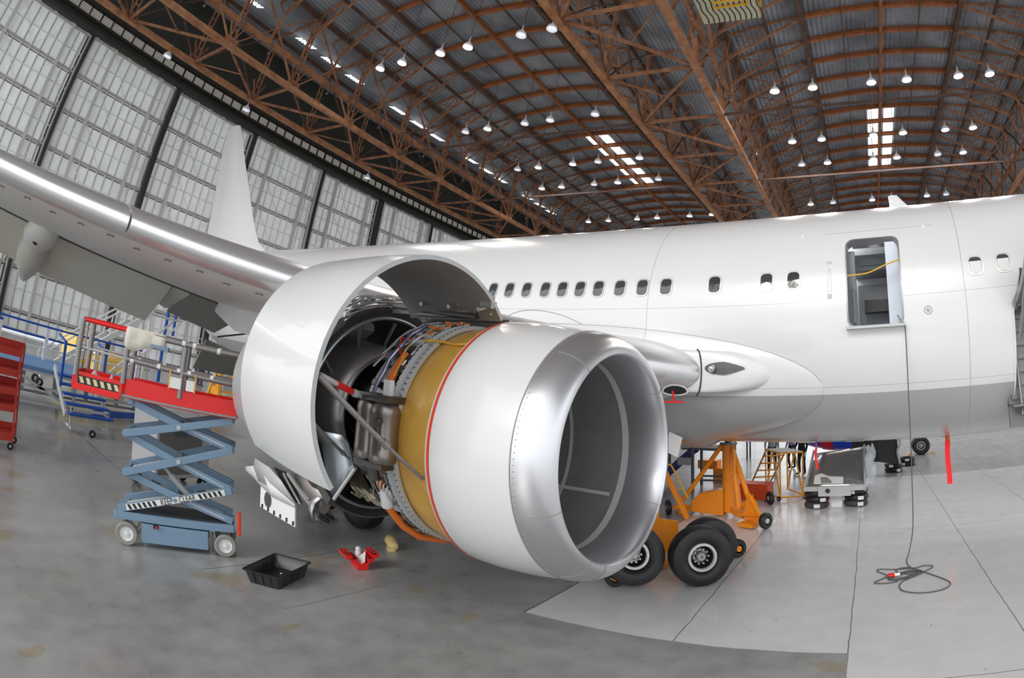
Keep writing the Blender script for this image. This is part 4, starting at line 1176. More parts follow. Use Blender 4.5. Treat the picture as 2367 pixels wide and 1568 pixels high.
for t in (86, 79, 72, 65, 58):
    q = math.radians(t); Rm = Matrix(((EV * math.cos(q) - EU * math.sin(q)), (EU * math.cos(q) + EV * math.sin(q)), EX)).transposed()
    c = MB(); c.box(Ep(-.72, 1.25, t), (.05, .035, .05), R=Rm); c.build('orange_clamp', M_hiss, nac)
# twin cylinders of the heat exchanger
M_bronze = mat('bronze_grey_metal', (.30, .27, .25), .33, .8, noise=.25, nscale=6)
c = MB()
for (a_, u_, r_) in ((-.86, 1.28, .125), (-.62, 1.27, .145)):
    pr = [(0, .001), (0, r_ * .82), (.03, r_), (.10, r_ * 1.03), (.12, r_), (.48, r_), (.50, r_ * 1.04), (.55, r_), (.60, r_ * .8), (.60, .001)]
    c.lathe([(d, rr) for d, rr in pr], E(a_, u_, -.30), EV, 24)
c.build('heat_exchanger', M_bronze, nac, smooth=True); hx = nac
c = MB(); c.box(E(-.74, 1.26, .33), (.50, .26, .07)); c.box(E(-.74, 1.24, -.33), (.42, .24, .06)); c.tube(E(-.8, 1.25, -.33), E(-.8, 1.2, -.5), .06, 12); c.build('end_plate', M_dsteel, hx)
c = MB(); c.box(E(-.60, 1.42, .08), (.12, .04, .20)); c.sphere(E(-.54, 1.44, .12), .045, 8); c.sphere(E(-.60, 1.44, .02), .035, 8); c.tube(E(-.54, 1.44, .1), E(-.52, 1.42, -.15), .012); c.build('valve', M_dsteel, hx)
c = MB(); c.box(E(-.62, 1.27, .44), (.09, .06, .16)); c.build('white_module', M_paper, nac)
c = MB(); c.lathe([(0, .001), (0, .05), (.02, .062), (.17, .062), (.19, .05), (.21, .001)], E(-.72, 1.08, -.78), EV + EU * .2, 20); c.build('white_filter_bowl', mat('white_plastic', (.75, .75, .76), .3), nac, smooth=True)
c = MB()
for k in range(4):
    p = E(-.80 + .05 * k, 1.1, -.50 - .02 * k); c.path(cat_rom([p, p + EU * .05 + EV * .02, p + EU * .06 - EV * .06, p + EU * .0 - EV * .14 - EX * .03], 4), .008, 6)
c.build('silver_pipe', M_steel, nac, smooth=True)
# core and mess of pipes behind the case
c = MB(); elathe(c, [(-1.15, .62), (-1.5, .55), (-2.0, .52), (-3.6, .45), (-4.4, .36)], 32, flip=True); c.build('engine_core', M_dsteel, nac, smooth=True)
c = MB()
for k in range(34):
    t = rnd.uniform(-140, 100); a_ = rnd.uniform(-1.9, -1.3); r_ = rnd.uniform(.52, .66)
    pts = [Ep(a_, r_, t), Ep(a_ - rnd.uniform(-.2, .2), r_ + rnd.uniform(-.08, .06), t + rnd.uniform(6, 18)), Ep(a_ - rnd.uniform(-.4, .4), r_ + rnd.uniform(-.06, .06), t + rnd.uniform(18, 40))]
    c.path(cat_rom(pts, 4), rnd.uniform(.008, .022), 6)
c.build('core_pipework', M_dsteel, nac, smooth=True)
c = MB()
for k in range(16):
    t = rnd.uniform(-130, 60); p = Ep(rnd.uniform(-1.8, -1.3), rnd.uniform(.5, .68), t); d_ = Vector((rnd.uniform(-1, 1), rnd.uniform(-1, 1), rnd.uniform(-1, 1))).normalized()
    c.tube(p, p + d_ * rnd.uniform(.1, .25), rnd.uniform(.03, .08), 10)
c.build('core_accessories', M_dsteel, nac, smooth=True)
c = MB()
for k in range(12):
    pts = [E(-1.0 - .05 * k, .55 + .03 * k, -.95 + .01 * k), E(-1.2 - .03 * k, .75, -.85 - .02 * (k % 4)), E(-1.5, .7 + .02 * k, -.75), E(-1.75 - .02 * k, .62, -.62 - .02 * (k % 3))]
    c.path(cat_rom(pts, 4), .013, 6)
c.build('lower_pipework', mat('bronze_pipe', (.35, .31, .24), .35, .8), nac, smooth=True)
# duct behind: bolted front ring, dark lined duct, core cowl
c = MB(); elathe(c, [(-2.05, 1.205), (-2.05, 1.27), (-2.12, 1.30), (-2.2, 1.30), (-3.0, 1.27), (-3.8, 1.15), (-4.3, 1.02)], 72, flip=True)
c_in = MB(); elathe(c_in, [(-2.05, 1.205), (-2.4, 1.19), (-3.2, 1.14), (-4.3, 1.0)], 72)
dct = c.build('reverser_duct', M_grey, plane, smooth=True); c_in.build('duct_lining', M_duct, dct, smooth=True)
c = MB(); c.path(ering(-2.03, 1.215, 96), .022, 8, closed=True); c.build('duct_ring', mat('blued_steel', (.42, .47, .50), .3, .8), dct, smooth=True)
c = MB(); elathe(c, [(-2.04, 1.24), (-2.0, 1.33), (-2.03, 1.36), (-2.15, 1.36)], 96, flip=True)
for k in range(90): c.sphere(Ep(-2.0, 1.29, k * 4), .011, 4)
c.build('bolt_flange', M_dsteel, dct, smooth=True)
c = MB(); elathe(c, [(-2.1, .66), (-2.0, .70), (-1.98, .74), (-2.02, .79), (-2.3, .86), (-2.7, .88), (-3.4, .80), (-4.6, .58), (-5.0, .50)], 64, flip=True); c.build('core_cowl', mat('dark_titanium', (.50, .47, .45), .33, .6, noise=.3, nscale=2.5), dct, smooth=True)
c = MB(); c.path(ering(-1.985, .735, 72), .022, 8, closed=True); c.build('core_cowl_ring', M_steel, dct, smooth=True)
c = MB()
for t in (95, 118, 65, 150, 30): c.tube(Ep(-2.3, .86, t), Ep(-2.25, 1.19, t + 3), .018, 6, .03)
c.build('duct_strut', M_steel, dct)
c = MB(); elathe(c, [(-4.3, 1.02), (-4.32, .98), (-4.3, .9)], 48); elathe(c, [(-4.9, .44), (-5.3, .30), (-5.7, .02)], 32, flip=True); c.build('exhaust_plug', M_bronze, dct, smooth=True)
# pipes draped over the top of the bolt flange
c = MB()
for k in range(10):
    a_ = -1.95 - .03 * k; pts = [Ep(a_ + rnd.uniform(-.06, .06), 1.36 + .03 * (k % 5) + rnd.uniform(0, .03), t) for t in range(50 + 3 * (k % 4), 150 - 5 * (k % 3), 9)]
    c.path(cat_rom(pts, 3), .010 + .004 * (k % 3), 6)
c.build('top_pipework', M_steel, dct, smooth=True)
c = MB()
for k in range(22):
    t = 48 + k * 4.6; c.box(Ep(-2.0 - rnd.uniform(0, .25), 1.40 + rnd.uniform(0, .08), t), (.06, .06, .05)); 
c.build('top_fittings', M_lgrey, dct)
# pylon
c = MB(); rws = []
for (s, w, z0, z1) in ((6.9, .10, 3.62, 3.8), (7.2, .18, 3.5, 3.95), (7.7, .24, 3.4, 4.05), (8.5, .26, 3.2, 4.1), (11.0, .2, 3.3, 3.9), (12.5, .05, 3.6, 3.8)):
    rws.append([A(s, 5.04 - w, z0), A(s, 5.04 - w, z1 - .12), A(s, 5.04, z1), A(s, 5.04 + w, z1 - .12), A(s, 5.04 + w, z0)])
c.grid(rws, closed=True, cap0=True, cap1=True); c.build('pylon', M_white, plane, smooth=False)
c = MB(); c.box(E(-1.2, .18, 1.36), (1.4, .08, .12)); c.tube(E(-.5, .2, 1.34), E(-1.9, .2, 1.36), .04); c.build('cowl_hinge_beam', M_dsteel, nac)
# near fan cowl, swung open about the hinge at the top
def cowl(uc, vc, r0, r1, a0, a1, t0, t1, n=40, th=.045):
    rws_o = []; rws_i = []
    for k in range(7):
        t = k / 6; a_ = a0 + (a1 - a0) * t; r_ = r0 + (r1 - r0) * t ** 1.6
        def P(rr, tt): q = math.radians(tt); return E(a_, uc + rr * math.cos(q), vc + rr * math.sin(q))
        rws_o.append([P(r_, t0 + (t1 - t0) * j / n) for j in range(n + 1)]); rws_i.append([P(r_ - th, t0 + (t1 - t0) * j / n) for j in range(n + 1)])
    return rws_o, rws_i
fc0, fc1 = cowl(1.087, .405, 1.385, 1.28, -.2, -1.58, -36, 137)
c = MB(); c.grid(fc0); cow = c.build('fan_cowl_door', mat('nacelle_paint', (.74, .74, .735), .25), nac, smooth=True); cow['label'] = 'white fan cowl door swung up open'
c = MB(); c.grid(fc1, flip=True); c.build('cowl_lining', mat('grey_cowl_lining', (.30, .30, .29), .45, .3, noise=.12, nscale=3), cow, smooth=True) if False else c.build('cowl_lining', mat('grey_cowl_lining', (.30, .30, .29), .45, .3, noise=.12, nscale=3), nac, smooth=True)
c = MB()
c.grid([fc0[0], fc1[0]], flip=True); c.grid([fc0[-1], fc1[-1]]); c.grid([[r[0] for r in fc0], [r[0] for r in fc1]]); c.grid([[r[-1] for r in fc0], [r[-1] for r in fc1]], flip=True)
c.build('cowl_edge', M_lgrey, nac)
# far fan cowl, also open
fo, fi = cowl(0, 0, 1.36, 1.28, -.2, -1.58, 92, 268)
c = MB(); c.grid(fo); c.grid(fi, flip=True); c.grid([fo[0], fi[0]], flip=True); c.grid([fo[-1], fi[-1]]); c.build('fan_cowl_door', mat('nacelle_paint', (.74, .74, .735), .25), nac, smooth=True)
# hinges, hold-open rods
c = MB()
for a_ in (-.3, -.75, -1.2): c.path([E(a_, .16, 1.38), E(a_ + .05, .2, 1.5), E(a_, .30, 1.44), E(a_, .42, 1.40)], .028, 6)
c.box(E(-.28, .3, 1.5), (.16, .06, .14)); c.build('cowl_hinge', M_steel, nac)
def rod(p, q, r0, r1, f_, m1, m2):
    mid = Vector(p) + (Vector(q) - Vector(p)) * f_
    c = MB(); c.tube(p, mid, r0, 10); c.tube(mid, q, r1, 10); c.tube(mid - (Vector(q) - Vector(p)).normalized() * .04, mid + (Vector(q) - Vector(p)).normalized() * .03, r0 * 1.5, 10)
    return c.build('hold_open_rod', m1, nac, smooth=True)
rod(E(-.28, 2.36, .50), E(-.07, 1.25, -.33), .026, .018, .62, M_pipe, M_steel)
r2 = rod(E(-.34, 2.30, .50), E(-1.0, 1.2, .27), .026, .020, .7, M_lgrey, M_steel)
c = MB(); pA, pB = E(-.34, 2.30, .50), E(-1.0, 1.2, .27); c.tube(pA + (pB - pA) * .28, pA + (pB - pA) * .6, .031, 10); c.build('red_flag_sleeve', M_red, nac)
rod(E(-.34, 2.35, .13), E(-1.5, .98, -.45), .018, .014, .8, M_pipe, M_steel)
# lower reverser half hanging open behind: dark skin with bright lower edge
def E1(a, v, u=1.0): return E(a, u, v)
c = MB(); c.grid([[E1(-2.02, -.25, 1.1), E1(-1.99, -.40), E1(-1.86, -.68), E1(-1.79, -.85), E1(-1.70, -.95)], [E1(-1.80, -.22, 1.08), E1(-1.78, -.34), E1(-1.66, -.55), E1(-1.60, -.66), E1(-1.52, -.74)], [E1(-1.55, -.2, 1.06), E1(-1.50, -.28), E1(-1.43, -.40), E1(-1.40, -.46), E1(-1.36, -.53)]])
c.build('reverser_sleeve', mat('blue_grey_metal', (.30, .33, .36), .3, .7), dct, smooth=True, solid=.02)
c = MB(); c.tube(E1(-1.70, -.955), E1(-1.35, -.52), .022, 10); c.build('reverser_edge', M_alu, dct, smooth=True)
M_skin = mat('pale_skin_panel', (.72, .72, .70), .4, noise=.05)
c = MB(); c.grid([[E1(-3.38, -.90, 1.05), E1(-3.2, -.90, 1.08), E1(-3.0, -.92, 1.06)], [E1(-3.40, -1.02, 1.05), E1(-3.12, -1.08), E1(-2.78, -1.02, 1.02)], [E1(-3.34, -1.18), E1(-2.95, -1.24), E1(-2.43, -1.23)]]); c.build('reverser_skin', mat('grey_skin_panel', (.45, .45, .44), .4, noise=.05), dct, smooth=True, solid=.02)
c = MB(); c.grid([[E1(-3.73, -1.10, .98), E1(-3.55, -1.04, .98), E1(-3.40, -1.00, 1.0), E1(-3.05, -1.12, 1.02), E1(-2.43, -1.22, 1.03)], [E1(-3.72, -1.15, .98), E1(-3.52, -1.18, .98), E1(-3.32, -1.22, 1.0), E1(-2.95, -1.28, 1.02), E1(-2.43, -1.26, 1.03)]]); c.build('reverser_skin', M_skin, dct, smooth=True, solid=.02)
c = MB(); c.grid([[E1(-3.27, -1.20, 1.0), E1(-2.46, -1.23, 1.0)], [E1(-3.27, -1.50, 1.0), E1(-2.45, -1.51, 1.0)]]); lp = c.build('latch_panel', M_white, dct, solid=.02)
c = MB(); o_ = [E1(-3.07 + .085 * math.cos(q) * (1 if abs(math.cos(q)) < .8 else .92), -1.35 + .095 * math.sin(q), 1.025) for q in [2 * PI * k / 20 for k in range(20)]]; c.add(o_, [tuple(range(20))]); c.build('latch_opening', M_dsteel, dct)
c = MB()
for k in range(6): c.box(E1(-3.2 + k * .145, -1.47, 1.02), (.012, .02, .05))
c.build('latch', M_black, dct)
c = MB(); c.grid([[E1(-3.05, -.93, .96), E1(-2.80, -.92, .96), E1(-2.69, -.9, .96)], [E1(-2.52, -1.24, .96), E1(-2.46, -1.2, .96), E1(-2.38, -1.2, .96)]]); c.build('reverser_gap', M_dark, dct, solid=.01)
c = MB(); c.beam(E1(-2.66, -.90, 1.0), E1(-2.2, -1.12, 1.0), .03, .05); c.beam(E1(-2.2, -1.12, 1.0), E1(-1.99, -1.28, 1.0), .03, .03); c.beam(E1(-2.76, -.93, 1.0), E1(-2.36, -1.2, 1.0), .015, .03); c.build('reverser_rail', M_steel, dct)
c = MB(); rws = []
for (a_, v_, u_, r_) in ((-2.75, -.88, .80, .06), (-2.6, -.90, .85, .13), (-2.3, -.97, .88, .19), (-2.05, -1.05, .90, .17), (-1.98, -1.10, .90, .13)):
    rws.append([E(a_ + .25 * r_ * math.cos(q), u_ + r_ * .6 * math.sin(q), v_ + r_ * math.cos(q)) for q in [2 * PI * k / 18 for k in range(18)]])
c.grid(rws, closed=True, cap0=True, cap1=True); c.build('lower_fairing', M_bronze, dct, smooth=True)
c = MB(); c.beam(E1(-1.98, -.86, .98), E1(-1.76, -1.0, .98), .09, .11); c.tube(E1(-2.2, -.84, .95), E1(-1.95, -.9, .95), .05); c.build('drain_block', M_dsteel, dct)
c = MB(); c.grid([[E1(-2.0, -1.0, 1.03), E1(-1.88, -.99, 1.04)], [E1(-2.1, -1.08, 1.03), E1(-2.0, -1.09, 1.04)], [E1(-2.14, -1.18, 1.03), E1(-2.05, -1.2, 1.04)], [E1(-2.08, -1.26, 1.03), E1(-2.04, -1.29, 1.04)]]); c.build('drain_lip', M_lip, dct, smooth=True, solid=.015)

# flat panel under the belly, left of the jack
c = MB(); c.grid([[A(4.93, 11.2, 2.30), A(4.63, 11.2, 2.19)], [A(4.99, 11.2, 1.86), A(4.73, 11.2, 1.755)]]); c.build('belly_access_panel', M_white, plane, solid=.02)
c = MB()
for (s, D) in ((2.3, 12.9), (1.2, 13.0), (-.9, 12.8)): c.box(A(s, D, 2.0), (.4, .12, .03), AZ)
c.build('belly_stripe', M_whitemetal, plane)

# ================================================================== things on the hangar floor
def frame_xy(o, rz):
    o = Vector(o); c, s_ = math.cos(rz), math.sin(rz)
    return lambda x, y, z=0.0: o + Vector((x * c - y * s_, x * s_ + y * c, z))

# ---------------- scissor lift
LA = math.atan2(0.878, 0.478)
lift = empty('scissor_lift', (-9.10, 3.22, 0), LA, 'grey-blue scissor lift with a raised red platform beside the open engine', 'scissor lift')
L = frame_xy((-9.10, 3.22, 0), LA); W = .70
c = MB(); c.box(L(.70, W / 2, .42), (1.78, W - .04, .10), LA)
c.add([L(-.18, .01, .47), L(-.18, .01, .36), L(1.58, .01, .37), L(1.58, .01, .475), L(-.18, .07, .47), L(-.18, .07, .36), L(1.58, .07, .37), L(1.58, .07, .475)], [(0, 1, 2, 3), (7, 6, 5, 4), (0, 3, 7, 4), (1, 5, 6, 2), (0, 4, 5, 1), (3, 2, 6, 7)])
chs = c.build('chassis', M_bluelift, lift, bevel=.008)
c = MB(); c.box(L(.71, .06, .21), (.98, .10, .27), LA); c.build('battery_box', M_bluelift, lift, bevel=.01)
c = MB(); c.box(L(.71, .64, .21), (.98, .10, .27), LA); c.build('battery_box', M_bluelift, lift, bevel=.01)
c = MB(); c.box(L(.43, .0, .325), (.07, .03, .045), LA); c.build('latch', M_black, chs)
c = MB(); c.box(L(.44, -.015, .325), (.03, .02, .03), LA); c.build('stop_button', M_red, chs)
c = MB(); c.box(L(.7, W / 2, .485), (1.5, W - .2, .03), LA); c.build('tray', M_black, chs)
c = MB(); c.box(L(1.26, .03, .2), (.04, .05, .28), LA); c.build('hinge_post', M_dsteel, chs)
M_tyrelift = mat('worn_grey_tyre', (.30, .285, .26), .8, noise=.2, nscale=15)
for x in (0, 1.45):
    for y, sg in ((.05, -1), (W - .05, 1)):
        ct, cr = MB(), MB(); axd = L(0, sg) - L(0, 0); C = L(x, y, .165)
        ct.lathe([(-.055, .105), (-.06, .15), (-.045, .165), (.045, .165), (.06, .15), (.055, .105)], C, axd, 28)
        cr.lathe([(.045, .108), (.05, .10), (.02, .085), (.02, .04), (.05, .035), (.055, .001)], C, axd, 20)
        for k in range(5):
            q = C + Vector((0, 0, .062)).copy(); ang = 2 * PI * k / 5
            dd = (L(1, 0) - L(0, 0)) * math.cos(ang) + Vector((0, 0, 1)) * math.sin(ang)
            cr.tube(C + dd * .062 + axd * .015, C + dd * .062 + axd * .03, .009, 6)
        ty = ct.build('wheel', M_tyrelift, lift, smooth=True); cr.build('hub', M_whitemetal, ty, smooth=True)
# scissor arms: three levels
joints = [((-.12, .50), (1.56, .52)), ((-.05, 1.01), (1.54, .98)), ((-.08, 1.54), (1.53, 1.57)), ((-.03, 1.98), (1.50, 1.99))]
def arm(x0, z0, x1, z1, y, name='scissor_arm', m_=M_bluelift):
    c = MB(); c.beam(L(x0, y, z0), L(x1, y, z1), .055, .10)
    d_ = Vector((x1 - x0, z1 - z0)).normalized()
    return c.build(name, m_, lift, bevel=.006)
first_arm = None
for lv in range(3):
    (lx0, lz0), (rx0, rz0) = joints[lv]; (lx1, lz1), (rx1, rz1) = joints[lv + 1]
    for y in (.04, W - .04):
        ya = y if y < .3 else y
        a1 = arm(lx0, lz0, rx1, rz1, y, 'scissor_arm')
        a2 = arm(rx0, rz0, lx1, lz1, y + (.065 if y < .3 else -.065), 'scissor_arm')
        if lv == 0 and y < .3: first_arm = a1
        cm = MB(); mx, mz = (lx0 + rx1) / 2, (lz0 + rz1) / 2; yy = y - .035 if y < .3 else y + .035
        cm.tube(L(mx, yy, mz), L(mx, y, mz), .032, 14); cm.build('pivot_pin', M_lgrey if lv else M_bluelift, a1)
    c = MB()
    c.beam(L(lx1, .04, lz1), L(lx1, W - .04, lz1), .07, .07); c.beam(L(rx1, .04, rz1), L(rx1, W - .04, rz1), .07, .07); c.tube(L((lx0 + rx1) / 2, .05, (lz0 + rz1) / 2), L((lx0 + rx1) / 2, W - .05, (lz0 + rz1) / 2), .03, 10)
    c.build('cross_bar', M_bluelift, lift)
    # wide web plate between the arms, shows as the pale top faces
    c = MB(); dz = (rz1 - lz0); c.beam(L(lx0 + .1, .18, lz0 + .1 * dz), L(lx0 + (rx1 - lx0) * .42, .18, lz0 + dz * .42 + .02), .22, .02); c.beam(L(rx0 - .12, .2, rz0 + .03), L(rx0 + (lx1 - rx0) * .45, .2, rz0 + (lz1 - rz0) * .45 + .01), .25, .02)
    c.build('arm_web', M_lgrey, lift)
c = MB(); c.tube(L(1.05, .35, .60), L(.60, .35, 1.02), .045, 14); c.tube(L(.60, .35, 1.02), L(.42, .35, 1.20), .025, 12); c.build('hydraulic_ram', M_lgrey, lift, smooth=True)
# KEEP CLEAR strip on the lowest front arm
(lx0, lz0), (rx1, rz1) = joints[0][0], joints[1][1]
arm_d = Vector((rx1 - lx0, rz1 - lz0)).normalized()
def onarm(t, o, out=-.031): # t metres along, o up
    return L(lx0 + arm_d.x * t - arm_d.y * o, .04 + out, lz0 + arm_d.y * t + arm_d.x * o)
c = MB(); c.add([onarm(.12, -.042), onarm(1.62, -.042), onarm(1.62, .042), onarm(.12, .042)], [(0, 1, 2, 3)]); strip = c.build('warning_strip', M_paper, first_arm)
c = MB()
for t0, n_ in ((.17, 6), (1.24, 5)):
    for k in range(n_):
        t = t0 + k * .075; c.add([onarm(t, -.037, -.033), onarm(t + .038, -.037, -.033), onarm(t + .012, .037, -.033), onarm(t - .026, .037, -.033)], [(0, 1, 2, 3)])
c.build('hazard_stripes', M_black, first_arm)
def text_mesh(body, origin, xdir, zdir, size, m_, parent, name='lettering', align='CENTER', sx=1.0):
    cu = bpy.data.curves.new(name, 'FONT'); cu.body = body; cu.size = size; cu.align_x = align; cu.align_y = 'CENTER'; cu.extrude = 0.001
    to = bpy.data.objects.new(name, cu); COL.objects.link(to)
    bpy.context.view_layer.update()
    me = bpy.data.meshes.new_from_object(to.evaluated_get(bpy.context.evaluated_depsgraph_get()))
    bpy.data.objects.remove(to)
    x = Vector(xdir).normalized(); y = Vector(zdir).normalized(); z = x.cross(y)
    M = Matrix((x, y, z)).transposed().to_4x4(); M.translation = Vector(origin)
    me.transform(Matrix.Diagonal((sx, 1, 1, 1)))
    me.transform(ROOTM.get(parent.name, Matrix.Identity(4)).inverted() @ M)
    me.materials.clear(); me.materials.append(m_)
    ob = bpy.data.objects.new(name, me); COL.objects.link(ob); ob.parent = parent
    return ob
xd = onarm(1, 0) - onarm(0, 0); zd = onarm(0, 1) - onarm(0, 0)
text_mesh('KEEP', onarm(.735, -.002, -.034), xd, zd, .125, M_black, first_arm, sx=.68)
text_mesh('CLEAR', onarm(1.045, -.002, -.034), xd, zd, .125, M_black, first_arm, sx=.68)
# platform
c = MB(); c.box(L(.72, W / 2, 2.06), (1.68, W, .06), LA)
c.box(L(.72, .0, 2.15), (1.68, .03, .26), LA); c.box(L(.72, W, 2.15), (1.68, .03, .22), LA); c.box(L(1.56, W / 2, 2.15), (.03, W, .22), LA)
plat = c.build('platform', M_red, lift, bevel=.006)
c = MB(); c.beam(L(-.15, -.025, 2.05), L(1.56, -.025, 2.05), .03, .03); c.build('edge_rail', M_pipe, plat)
c = MB(); c.box(L(-.55, W / 2, 2.06), (.72, W - .06, .05), LA); c.box(L(-.54, .02, 2.12), (.74, .03, .2), LA); c.box(L(-.54, W - .02, 2.12), (.74, .03, .2), LA); c.box(L(-.91, W / 2, 2.12), (.03, W, .2), LA); c.box(L(-.55, 0, 2.0), (.72, .05, .05), LA)
ext = c.build('deck_extension', M_red, lift, bevel=.006)
c = MB()
c.add([L(-.84, .003, 2.06), L(-.22, .003, 2.06), L(-.22, .003, 2.17), L(-.84, .003, 2.17)], [(0, 1, 2, 3)]); c.build('hazard_plate', M_black, ext)
c = MB()
for k in range(6):
    t = -.82 + k * .105; c.add([L(t + .03, .001, 2.075), L(t + .085, .001, 2.075), L(t + .05, .001, 2.155), L(t - .005, .001, 2.155)], [(0, 1, 2, 3)])
c.build('hazard_stripes', mat('cream_stripe', (.80, .70, .40), .6), ext)
c = MB(); c.box(L(1.66, .06, .50), (.05, .10, .33), LA); bx = c.build('tail_guard', mat('signal_red', (.85, .05, .01), .4), lift, bevel=.01)
# guard rails with scuffed foam sleeves
def post(l, y, z0, z1, r=.040): c = MB(); c.tube(L(l, y, z0), L(l, y, z1), r, 12); return c.build('guard_post', M_pipe, lift, smooth=True)
for (l, z0, z1) in ((-.88, 2.16, 2.92), (-.17, 2.2, 2.72), (.68, 2.17, 2.88), (1.54, 2.2, 2.92)):
    post(l, .0, z0, z1); post(l, W, z0, z1)
for y in (0, W):
    c = MB(); c.tube(L(-.86, y, 2.91), L(-.2, y, 2.92), .030, 12); c.build('guard_rail', M_red, lift, smooth=True)
    c = MB(); c.tube(L(-.2, y, 2.92), L(1.52, y, 2.93), .042, 12); c.build('guard_rail', M_pipe, lift, smooth=True)
    c = MB(); c.tube(L(-.16, y, 2.54), L(1.54, y, 2.51), .040, 12); c.build('guard_rail', M_pipe, lift, smooth=True)
    c = MB(); c.tube(L(-.86, y, 2.54), L(-.16, y, 2.54), .014, 8); c.build('guard_rail', M_lgrey, lift, smooth=True)
    c = MB()
    for l in (-.1, .3, .6, .76, 1.1): c.tube(L(l, y, 2.535), L(l + .05, y, 2.533), .0415, 12)
    for l in (.62, .78, 1.15): c.tube(L(l, y, 2.927), L(l + .05, y, 2.927), .0435, 12)
    c.build('tape_band', M_paper, lift)
c = MB(); c.tube(L(-.88, 0, 2.91), L(-.88, W, 2.91), .033, 12); c.tube(L(1.54, 0, 2.92), L(1.54, W, 2.92), .03, 12); c.tube(L(-.88, .35, 2.9), L(-.88, .35, 2.15), .012); c.build('guard_rail', M_pipe, lift, smooth=True)
c = MB(); c.box(L(1.56, .0, 2.93), (.05, .06, .07), LA); c.build('rail_clamp', M_red, lift)
c = MB(); c.box(L(.60, -.045, 2.37), (.17, .01, .15), LA); c.box(L(.82, -.045, 2.37), (.12, .01, .15), LA); nt_ = c.build('notice_card', M_paper, lift)
c = MB(); c.box(L(.51, -.045, 2.41), (.02, .012, .26), LA); c.box(L(.89, -.045, 2.41), (.02, .012, .26), LA); c.build('yellow_strap', M_yellow, nt_)
# cloth hung over the rail
c = MB(); rws = []
for i in range(9):
    u = i / 8; l = -.22 + .60 * u; dr = .22 + .05 * math.sin(u * 7) - .12 * max(0, u - .65) * 2
    rws.append([L(l, -.055 - .015 * math.sin(u * 20), 2.93 - dr), L(l, -.05 - .02 * math.sin(u * 15 + 1), 2.93 - dr * .5), L(l, -.045, 2.93), L(l, 0, 2.975), L(l, .045, 2.93), L(l, .055, 2.93 - dr * .6)])
c.grid(rws); cl = c.build('cleaning_cloth', M_cloth, smooth=True, solid=.008); tag(cl, 'cream cloth draped over the top guard rail of the scissor lift', 'cloth')
c = MB(); c.box(L(.30, .02, 2.80), (.26, .2, .04), LA); c.box(L(.42, -.08, 2.79), (.03, .02, .07), LA); tr = c.build('tool_tray', M_bluelift); tag(tr, 'small grey-blue tray hung under the lift rail beside the cloth', 'tray')
c = MB(); c.lathe([(0, .001), (0, .045), (.10, .045), (.14, .02), (.17, .018), (.17, .001)], L(-.38, .22, 2.09), (0, 0, 1), 14); o = c.build('bottle', M_lgrey, smooth=True); tag(o, 'small grey bottle standing on the lift deck extension', 'bottle')
c = MB(); rws = []
for (z, r) in ((2.09, .10), (2.14, .11), (2.20, .06), (2.27, .015)):
    rws.append([L(-.62 + r * math.cos(k * .6) * (1 + .3 * math.sin(k * 2.2)), .12 + r * math.sin(k * .6) * (1 + .2 * math.cos(k * 3)), z) for k in range(10)])
c.grid(rws, closed=True, cap1=True); o = c.build('paper_wipes', mat('pinkish_wipe', (.72, .55, .52), .9), smooth=True); tag(o, 'crumpled pinkish wipe on the red deck extension of the lift', 'wipe')

# ---------------- black drip tray
T_ = [(-7.42, 4.19), (-6.92, 4.46), (-7.29, 5.28), (-7.85, 5.01)]
tc_ = Vector((sum(p[0] for p in T_) / 4, sum(p[1] for p in T_) / 4, 0))
def tb(k, f, z): p = T_[k % 4]; return Vector((tc_.x + (p[0] - tc_.x) * f, tc_.y + (p[1] - tc_.y) * f, z))
def tbr(f, z, r=.14):
    out = []
    for k in range(4):
        a, b_, c_ = tb(k - 1, f, z), tb(k, f, z), tb(k + 1, f, z)
        for t in (0, .25, .5, .75, 1):
            p = b_ + (a - b_).normalized() * .05 * (1 - t) ** 2 + (c_ - b_).normalized() * .05 * t * t; out.append(p)
    return out
c = MB(); c.grid([tbr(.80, .005), tbr(.92, .17), tbr(1.0, .185), tbr(1.01, .20), tbr(.965, .205), tbr(.90, .18), tbr(.78, .03)], closed=True, cap0=True, cap1=True, flip=False)
for k in range(4):
    for t in (.25, .5, .75):
        p0 = tb(k, .87, .09).lerp(tb(k + 1, .87, .09), t); 
        c.beam(tb(k, .835, .03).lerp(tb(k + 1, .835, .03), t), tb(k, .925, .165).lerp(tb(k + 1, .925, .165), t), .03, .02)
o = c.build('drip_tray', mat('black_tray_plastic', (.028, .028, .030), .4), smooth=True); tag(o, 'large black rectangular plastic drip tray on the floor in front', 'tray')
c = MB(); c.box((-7.25, 4.72, .045), (.07, .06, .025), .5); c.box((-7.45, 4.85, .04), (.03, .02, .01), .2)
o = c.build('paper_scrap', M_paper); tag(o, 'white paper scrap lying inside the black drip tray', 'paper')

